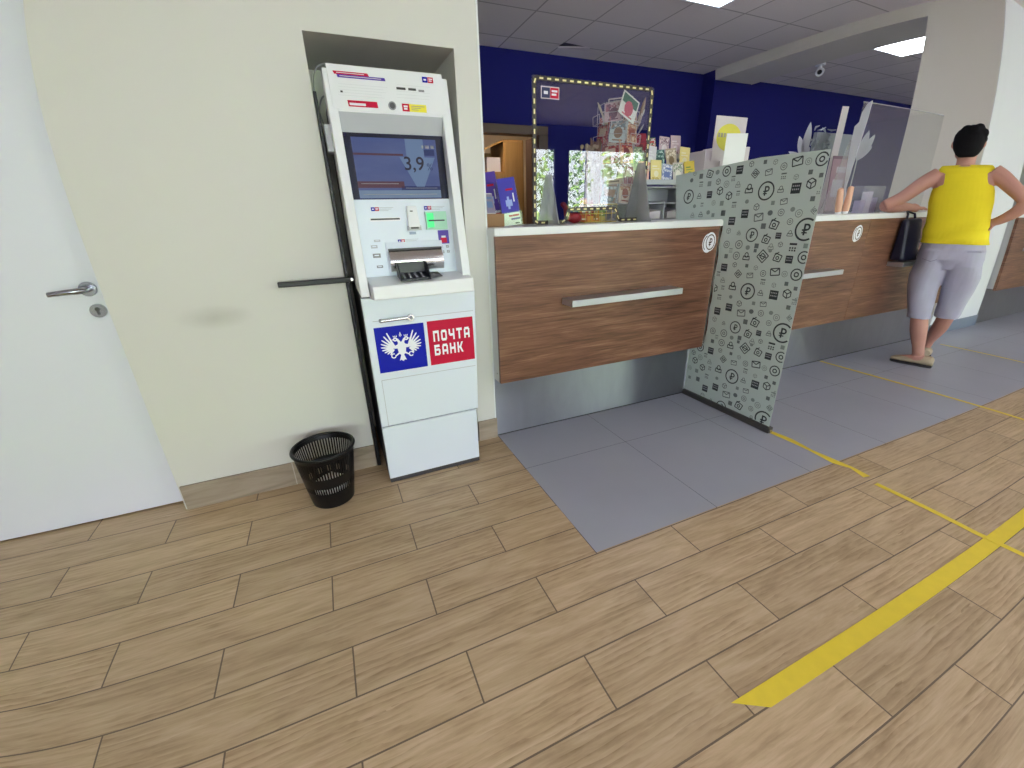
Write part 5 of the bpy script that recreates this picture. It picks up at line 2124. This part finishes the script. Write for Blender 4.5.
# ================================================================= CEILING THINGS
for (x0, y0, lab) in ((5.44, 1.94, 'bright square ceiling light partly hidden by the pillar'), (2.19 + .25, 1.86, 'square ceiling light cut by the top edge above the counter'),
                      (1.59 - .6, -1.71, 'square ceiling light over the customer floor, left'), (4.59, -1.71, 'square ceiling light over the customer floor, right')):
    cl_ = thing('ceiling_light', lab, 'ceiling light', (x0 + .3, y0 + .3, CEIL), 'ceiling lights')
    m = MB()
    for (a_, b_, c_, d_) in ((0, .6, 0, .02), (0, .6, .58, .6), (0, .02, .02, .58), (.58, .6, .02, .58)):
        m.box(x0 + a_, x0 + b_, y0 + c_, y0 + d_, CEIL - .02, CEIL)
    m.build('frame', 'white_print', cl_)
    m = MB()
    m.box(x0 + .02, x0 + .58, y0 + .02, y0 + .58, CEIL - .014, CEIL - .004)
    m.build('diffuser', 'lamp', cl_)
cp = atz(820, 64, CEIL)
cc = thing('security_camera', 'small white ceiling camera with a dark lens', 'camera', (cp.x, cp.y, CEIL))
m = MB()
m.cyl((cp.x, cp.y, CEIL), (cp.x, cp.y, CEIL - .02), .055, 20)
m.cyl((cp.x, cp.y, CEIL - .02), (cp.x, cp.y, CEIL - .07), .025, 16)
m.tube([(cp.x + .05, cp.y + .02, CEIL - .075), (cp.x - .03, cp.y - .03, CEIL - .10)], .045, 18)
m.build('housing', 'white_print', cc, smooth=True)
m = MB()
m.tube([(cp.x - .03, cp.y - .03, CEIL - .10), (cp.x - .040, cp.y - .036, CEIL - .104)], [.026, .022], 18)
m.build('lens', 'black_pl', cc, smooth=True)

# ================================================================= FLOOR TAPES
def tape(pts, w, label, z=.0012, mat='tape'):
    m = MB()
    th = .0005
    n = len(pts)
    L_, R_ = [], []
    for i in range(n):
        a, b = Vector(pts[max(i - 1, 0)]), Vector(pts[min(i + 1, n - 1)])
        d = (b - a).normalized()
        nr = Vector((-d.y, d.x, 0))
        ww = w[i] if isinstance(w, (list, tuple)) else w
        p = Vector((pts[i][0], pts[i][1], 0))
        L_.append(p + nr * ww / 2)
        R_.append(p - nr * ww / 2)
    for i in range(n - 1):
        q = [R_[i], R_[i + 1], L_[i + 1], L_[i]]
        m.hexa([v + Vector((0, 0, z - th)) for v in q] + [v + Vector((0, 0, z)) for v in q])
    return tag(m.build('floor_tape', mat, origin=(pts[0][0], pts[0][1], 0)), label, 'floor tape', 'yellow floor tapes')


def fl(u, v):
    p = atz(u, v, 0)
    return (p.x, p.y)


# broad tape, its left end cut on a slant
pa = [fl(732, 703), fl(772, 706.5), fl(1023, 520), fl(1023, 504)]
a0, a1 = fl(745, 692), fl(1023, 505)
yb, yt = fl(772, 706.5)[1], fl(750, 688)[1]
m = MB()
q = [(fl(732, 704)[0], yt - .006), (fl(770, 706.5)[0], yb), (4.2, yb + .012), (4.2, yt + .012)]
m.prism([(x, y, .0006) for x, y in q], (0, 0, .0006))
tag(m.build('floor_tape', 'tape', origin=(q[0][0], q[0][1], 0)), 'broad yellow floor tape running along the planks, slanted at its near end', 'floor tape', 'yellow floor tapes')
tape([fl(768, 431), fl(790, 440), fl(812, 451), fl(835, 462), fl(852, 468), fl(867, 477)], [.030, .038, .020, .044, .02, .038], 'twisted yellow floor tape starting at the foot of the film divider', .0016)
tape([fl(876, 484), fl(930, 510), fl(975, 533), fl(1010, 549), (1.72, -1.6)], [.026, .026, .026, .026, .026], 'narrow yellow floor tape crossing over the broad one', .002)
tape([(3.09, .97), (3.09, .4), (3.09, -.21), (3.10, -1.2)], .026, 'thin yellow floor tape from the counter seam across the tiles', .0016)
tape([(4.45, .78), (4.45, -.6)], .022, 'faint yellow floor tape behind the person near the pillar', .0016)

# ================================================================= PERSON
C0 = Vector((3.62, .60, 0))
FW = Vector((.935, .354, 0))
RT = Vector((.354, -.935, 0))


def B(s, d, z): return C0 + RT * s + FW * d + Vector((0, 0, z))


def loft(mb, rows, seg=20, rot=0.0):
    """rows: (s, d, z, half width along s, half depth along d)"""
    vs, fs = [], []
    for (s, d, z, rs, rd) in rows:
        for k in range(seg):
            a = 2 * pi * k / seg
            vs.append(B(s + rs * cos(a), d + rd * sin(a), z))
    n = len(rows)
    for i in range(n - 1):
        for k in range(seg):
            k2 = (k + 1) % seg
            fs.append((i * seg + k, i * seg + k2, (i + 1) * seg + k2, (i + 1) * seg + k))
    fs.append(list(range(seg))[::-1])
    fs.append(list(range((n - 1) * seg, n * seg)))
    mb.add(vs, fs)


def limb(mb, pts, rad, seg=14):
    P = [B(*p) for p in pts]
    out, rr = [], []
    for i in range(len(P) - 1):
        p0, p1, p2, p3 = P[max(i - 1, 0)], P[i], P[i + 1], P[min(i + 2, len(P) - 1)]
        for k in range(5):
            t_ = k / 5
            out.append(.5 * ((2 * p1) + (p2 - p0) * t_ + (2 * p0 - 5 * p1 + 4 * p2 - p3) * t_ * t_ + (3 * p1 - p0 - 3 * p2 + p3) * t_ ** 3))
            rr.append(rad[i] * (1 - t_) + rad[i + 1] * t_)
    mb.tube(out + [P[-1]], rr + [rad[-1]], seg)


def skin(o, voxel, sm=4):
    r = o.modifiers.new('remesh', 'REMESH')
    r.mode = 'VOXEL'
    r.voxel_size = voxel
    r.use_smooth_shade = True
    s_ = o.modifiers.new('smooth', 'SMOOTH')
    s_.factor = .5
    s_.iterations = sm
    return o


person = thing('person', 'person with short black hair in yellow tank top and pale capri trousers leaning on counter', 'person', C0)
m = MB()
# trunk
loft(m, [(.00, .02, .78, .15, .10), (.00, .02, .86, .165, .115), (-.01, .02, .95, .155, .105), (-.025, .02, 1.05, .14, .095), (-.04, .025, 1.18, .150, .10),
         (-.042, .03, 1.29, .165, .10), (-.045, .035, 1.36, .165, .085), (-.055, .04, 1.41, .09, .06)], 22)
# neck and head
limb(m, [(-.058, .04, 1.37), (-.062, .05, 1.43), (-.065, .06, 1.50)], [.062, .052, .055], 16)
loft(m, [(-.068, .075, 1.445, .035, .045), (-.07, .075, 1.47, .060, .078), (-.072, .07, 1.52, .072, .092), (-.073, .065, 1.565, .076, .096), (-.073, .06, 1.605, .068, .087), (-.073, .055, 1.632, .04, .055)], 20)
for sg in (-1, 1):
    m.ball(B(-.072 + sg * .080, .06, 1.55), .012, .018, .03, 10, 8)
# nose, brow and lips on the far side of the head
m.ball(B(-.072, .168, 1.53), .016, .014, .026, 10, 8)
m.ball(B(-.072, .155, 1.487), .022, .014, .008, 10, 6)
m.ball(B(-.102, .150, 1.556), .012, .012, .008, 8, 6)
m.ball(B(-.044, .150, 1.556), .012, .012, .008, 8, 6)
# left arm, elbow on the worktop, forearm lying along it
limb(m, [(-.19, .03, 1.355), (-.265, .0, 1.30), (-.35, -.03, 1.215), (-.437, -.045, 1.160)], [.056, .050, .044, .042])
limb(m, [(-.437, -.045, 1.162), (-.40, .06, 1.152), (-.345, .19, 1.148), (-.315, .26, 1.146)], [.043, .044, .033, .026])
limb(m, [(-.315, .26, 1.146), (-.30, .30, 1.140), (-.285, .335, 1.135)], [.026, .034, .030])
for k in range(4):
    o_s = -.035 + .022 * k
    l_ = (.062, .075, .072, .055)[k]
    limb(m, [(-.283 + o_s * .9, .33 + o_s * .3, 1.136), (-.272 + o_s * 1.1, .33 + l_ * .6 + o_s * .35, 1.142), (-.262 + o_s * 1.1, .33 + l_ + o_s * .35, 1.124)], [.0095, .009, .0075], 8)
limb(m, [(-.27, .30, 1.138), (-.235, .325, 1.136), (-.215, .355, 1.126)], [.012, .0105, .008], 8)
# right arm akimbo, hand on the hip
limb(m, [(.10, .03, 1.365), (.155, .01, 1.33), (.235, -.02, 1.26), (.305, -.03, 1.195)], [.056, .052, .046, .038])
limb(m, [(.305, -.03, 1.195), (.285, -.02, 1.14), (.225, .0, 1.085), (.178, .02, 1.055)], [.039, .040, .032, .026])
limb(m, [(.175, .02, 1.055), (.155, .04, 1.04), (.145, .07, 1.025)], [.026, .030, .024])
for k in range(4):
    limb(m, [(.150, .07, 1.045 - .020 * k), (.142, .105, 1.04 - .021 * k), (.125, .135, 1.036 - .022 * k)], [.0092, .0086, .007], 8)
limb(m, [(.17, .03, 1.03), (.165, -.01, 1.015), (.158, -.03, 1.0)], [.012, .010, .008], 8)
# legs: standing leg (nearer) and the one set forward
limb(m, [(-.085, .03, .84), (-.10, .02, .62), (-.070, .0, .47), (-.055, -.005, .38), (-.035, -.012, .28), (-.005, .0, .15), (.01, .0, .085)], [.09, .076, .058, .052, .053, .038, .036])
limb(m, [(.09, .04, .84), (.10, .07, .64), (.098, .10, .47), (.090, .125, .37), (.075, .19, .27), (.045, .28, .15), (.035, .31, .09)], [.09, .076, .056, .051, .050, .036, .034])
# feet
limb(m, [(.06, .0, .05), (.0, .0, .052), (-.07, .02, .038), (-.115, .03, .030)], [.030, .030, .024, .016], 14)
limb(m, [(.045, .30, .05), (.04, .34, .052), (.035, .41, .038), (.03, .46, .030)], [.030, .030, .024, .016], 14)
skin(m.build('body', 'skin', person), .0065, 3)

# tank top
m = MB()
loft(m, [(.0, .02, .905, .182, .132), (-.001, .02, .94, .185, .132), (-.006, .02, .99, .179, .124), (-.014, .02, 1.04, .170, .112), (-.022, .02, 1.10, .170, .110), (-.030, .025, 1.18, .176, .113),
         (-.036, .03, 1.25, .170, .112), (-.040, .032, 1.30, .155, .106), (-.044, .035, 1.355, .150, .095), (-.047, .04, 1.395, .150, .076), (-.050, .045, 1.415, .138, .05)], 36)
rn = random.Random(21)
for v in m.v:       # soft folds towards the waist
    z = v.z
    fold = .009 * sin(z * 95 + (v - C0).dot(RT) * 22) * max(0, min(1, (1.12 - z) / .15))
    d = (v - Vector((C0.x, C0.y, z)))
    d.z = 0
    if d.length > 0:
        v += d.normalized() * fold
skin(m.build('tank_top', 'shirt', person), .006, 2)
# capri trousers
m = MB()
loft(m, [(.005, .03, .73, .140, .100), (.005, .027, .765, .168, .116), (.004, .02, .80, .184, .130), (.003, .02, .86, .180, .128), (.0, .02, .915, .172, .120)], 30)
loft(m, [(-.060, -.004, .366, .070, .068), (-.061, -.002, .40, .071, .070), (-.072, .0, .47, .078, .077), (-.092, .01, .58, .090, .092), (-.089, .02, .68, .100, .110), (-.078, .022, .76, .104, .124), (-.072, .02, .86, .100, .124)], 26)
loft(m, [(.090, .125, .366, .071, .074), (.091, .118, .40, .073, .077), (.097, .10, .47, .080, .086), (.102, .08, .58, .092, .098), (.098, .045, .68, .103, .112), (.088, .024, .76, .104, .124), (.082, .02, .86, .102, .124)], 26)
for v in m.v:
    z = v.z
    s_ = (v - C0).dot(RT)
    f_ = .004 * sin(z * 70 - s_ * 50) + .003 * sin(z * 130 + s_ * 33)
    d = Vector((v.x - C0.x - RT.x * (.09 if s_ > 0 else -.09), v.y - C0.y - RT.y * (.09 if s_ > 0 else -.09), 0))
    if d.length > 0:
        v += d.normalized() * f_
skin(m.build('capri_trousers', 'pants', person), .006, 7)
# pocket stitching on the seat
m = MB()
m.tube([B(.085, -.105, .86), B(.155, -.085, .862)], .0025, 6)
m.build('pocket_stitching', P_('#8c8ca4'), person)
m = MB()
m.tube([B(-.14, -.085, .80), B(-.09, -.112, .785), B(-.06, -.113, .80)], .0025, 6)
m.build('pocket_stitching', P_('#8c8ca4'), person)
# hair
m = MB()
loft(m, [(-.066, -.010, 1.462, .042, .02), (-.067, .012, 1.48, .062, .052), (-.070, .030, 1.515, .080, .074), (-.072, .042, 1.555, .088, .090), (-.073, .048, 1.60, .087, .093), (-.073, .052, 1.635, .072, .080), (-.072, .055, 1.655, .04, .048)], 26)
for (s_, d_, z_, r_) in ((-.035, .02, 1.640, .034), (-.098, .03, 1.632, .036), (-.008, .03, 1.61, .034), (-.125, .04, 1.60, .034), (-.065, .0, 1.625, .04), (.002, .04, 1.575, .024)):
    p = B(s_, d_, z_)
    m.ball(p, r_, r_, r_, 12, 8)
skin(m.build('hair', 'hair', person), .006, 2)
# shoes
for (nm, dx, rows) in (('shoe', 0, [(.108, .0, .0), (-.142, .035, .0)]), ('shoe', 1, [(.05, .26, 0), (.03, .51, 0)])):
    m = MB()
    (s0, d0, _), (s1, d1, _) = rows
    ax = (B(s1, d1, 0) - B(s0, d0, 0))
    ln = ax.length
    ax.normalize()
    sd = Vector((-ax.y, ax.x, 0))
    o0 = B(s0, d0, 0)
    prof = [(0, .026, .066), (.06, .038, .084), (.22, .042, .084), (.40, .042, .072), (.6, .047, .064), (.8, .047, .054), (.94, .036, .042), (1.0, .016, .03)]
    vs, fs = [], []
    sg = 16
    for (t_, hw, ht) in prof:
        for k in range(sg):
            a = 2 * pi * k / sg
            y_, z_ = cos(a) * hw, .012 + (sin(a) * .5 + .5) * (ht - .012)
            vs.append(o0 + ax * ln * t_ + sd * y_ + Vector((0, 0, z_)))
    for i in range(len(prof) - 1):
        for k in range(sg):
            k2 = (k + 1) % sg
            fs.append((i * sg + k, i * sg + k2, (i + 1) * sg + k2, (i + 1) * sg + k))
    fs.append(list(range(sg))[::-1])
    fs.append(list(range((len(prof) - 1) * sg, len(prof) * sg)))
    m.add(vs, fs)
    sh_ = m.build('shoe', 'shoe', person, smooth=True)
    m = MB()
    lft = [o0 + ax * ln * t_ + sd * hw * .98 for (t_, hw, ht) in prof]
    rgt = [o0 + ax * ln * t_ - sd * hw * .98 for (t_, hw, ht) in prof]
    m.prism(lft + rgt[::-1], (0, 0, .013))
    m.build('sole', 'sole', sh_)

# dark bag hanging in front of the counter
bg = thing('handbag', 'dark navy handbag hanging against the counter front beside the person', 'bag', (3.50, .83, .77))
a, b, c_, d_ = aty(902, 219, .84), aty(921, 218, .84), aty(914, 264, .84), aty(893.5, 261, .84)
m = MB()
x0, x1 = (a.x + d_.x) / 2 + .02, (b.x + c_.x) / 2 - .03
m.hexa([(x0 + .005, .79, .78), (x1, .79, .77), (x1, .88, .77), (x0 + .005, .88, .78), (x0 + .01, .825, 1.065), (x1 - .02, .825, 1.07), (x1 - .02, .87, 1.07), (x0 + .01, .87, 1.065)])
m.build('bag_body', 'bag', bg, bevel=.02, seg=4)
m = MB()
m.tube([(x0 + .04, .85, 1.02), (x0 + .06, .862, 1.10), (x0 + .10, .89, 1.117), (x0 + .15, .862, 1.10), (x0 + .18, .85, 1.02)], .007, 8)
m.build('strap', 'bag', bg, smooth=True)
m = MB()
m.box(x0 + .17, x0 + .19, .787, .80, .90, .915)
m.build('buckle', 'chrome', bg)
m = MB()
m.box(x0 + .18, x0 + .20, .787, .80, .80, .812)
m.build('buckle', 'chrome', bg)

# ================================================================= LIGHT
wd = bpy.data.worlds.new('world')
S.world = wd
wd.use_nodes = True
nt = wd.node_tree
nt.nodes.clear()
wo = nt.nodes.new('ShaderNodeOutputWorld')
bgn = nt.nodes.new('ShaderNodeBackground')
tc = nt.nodes.new('ShaderNodeTexCoord')
sx_ = nt.nodes.new('ShaderNodeSeparateXYZ')
rp = nt.nodes.new('ShaderNodeValToRGB')
nt.links.new(tc.outputs['Generated'], sx_.inputs[0])
nt.links.new(sx_.outputs[2], rp.inputs[0])
nt.links.new(rp.outputs[0], bgn.inputs[0])
nt.links.new(bgn.outputs[0], wo.inputs[0])
e = rp.color_ramp.elements
e[0].position, e[0].color = 0.0, (.88, .935, 1.0, 1)
e[1].position, e[1].color = .6, (.78, .84, 1.0, 1)
bgn.inputs[1].default_value = 6.0
sl_ = bpy.data.lights.new('sun', 'SUN')
sl_.energy = 80
sl_.angle = radians(1)
sl_.color = (1, .97, .95)
so = bpy.data.objects.new('sun', sl_)
COL.objects.link(so)
so.rotation_euler = Vector((-.25, -.62, -.78)).to_track_quat('-Z', 'Y').to_euler()
S.view_settings.view_transform = 'Standard'
S.view_settings.look = 'None'
S.view_settings.exposure = 0.24
S.view_settings.gamma = 1
S.view_settings.use_curve_mapping = False
S.cycles.max_bounces = 10
S.cycles.transparent_max_bounces = 16
S.cycles.diffuse_bounces = 5
S.cycles.caustics_reflective = False
S.cycles.caustics_refractive = False
S.cycles.sample_clamp_indirect = 6
for o in list(bpy.data.objects):
    if '_o' in o:
        del o['_o']
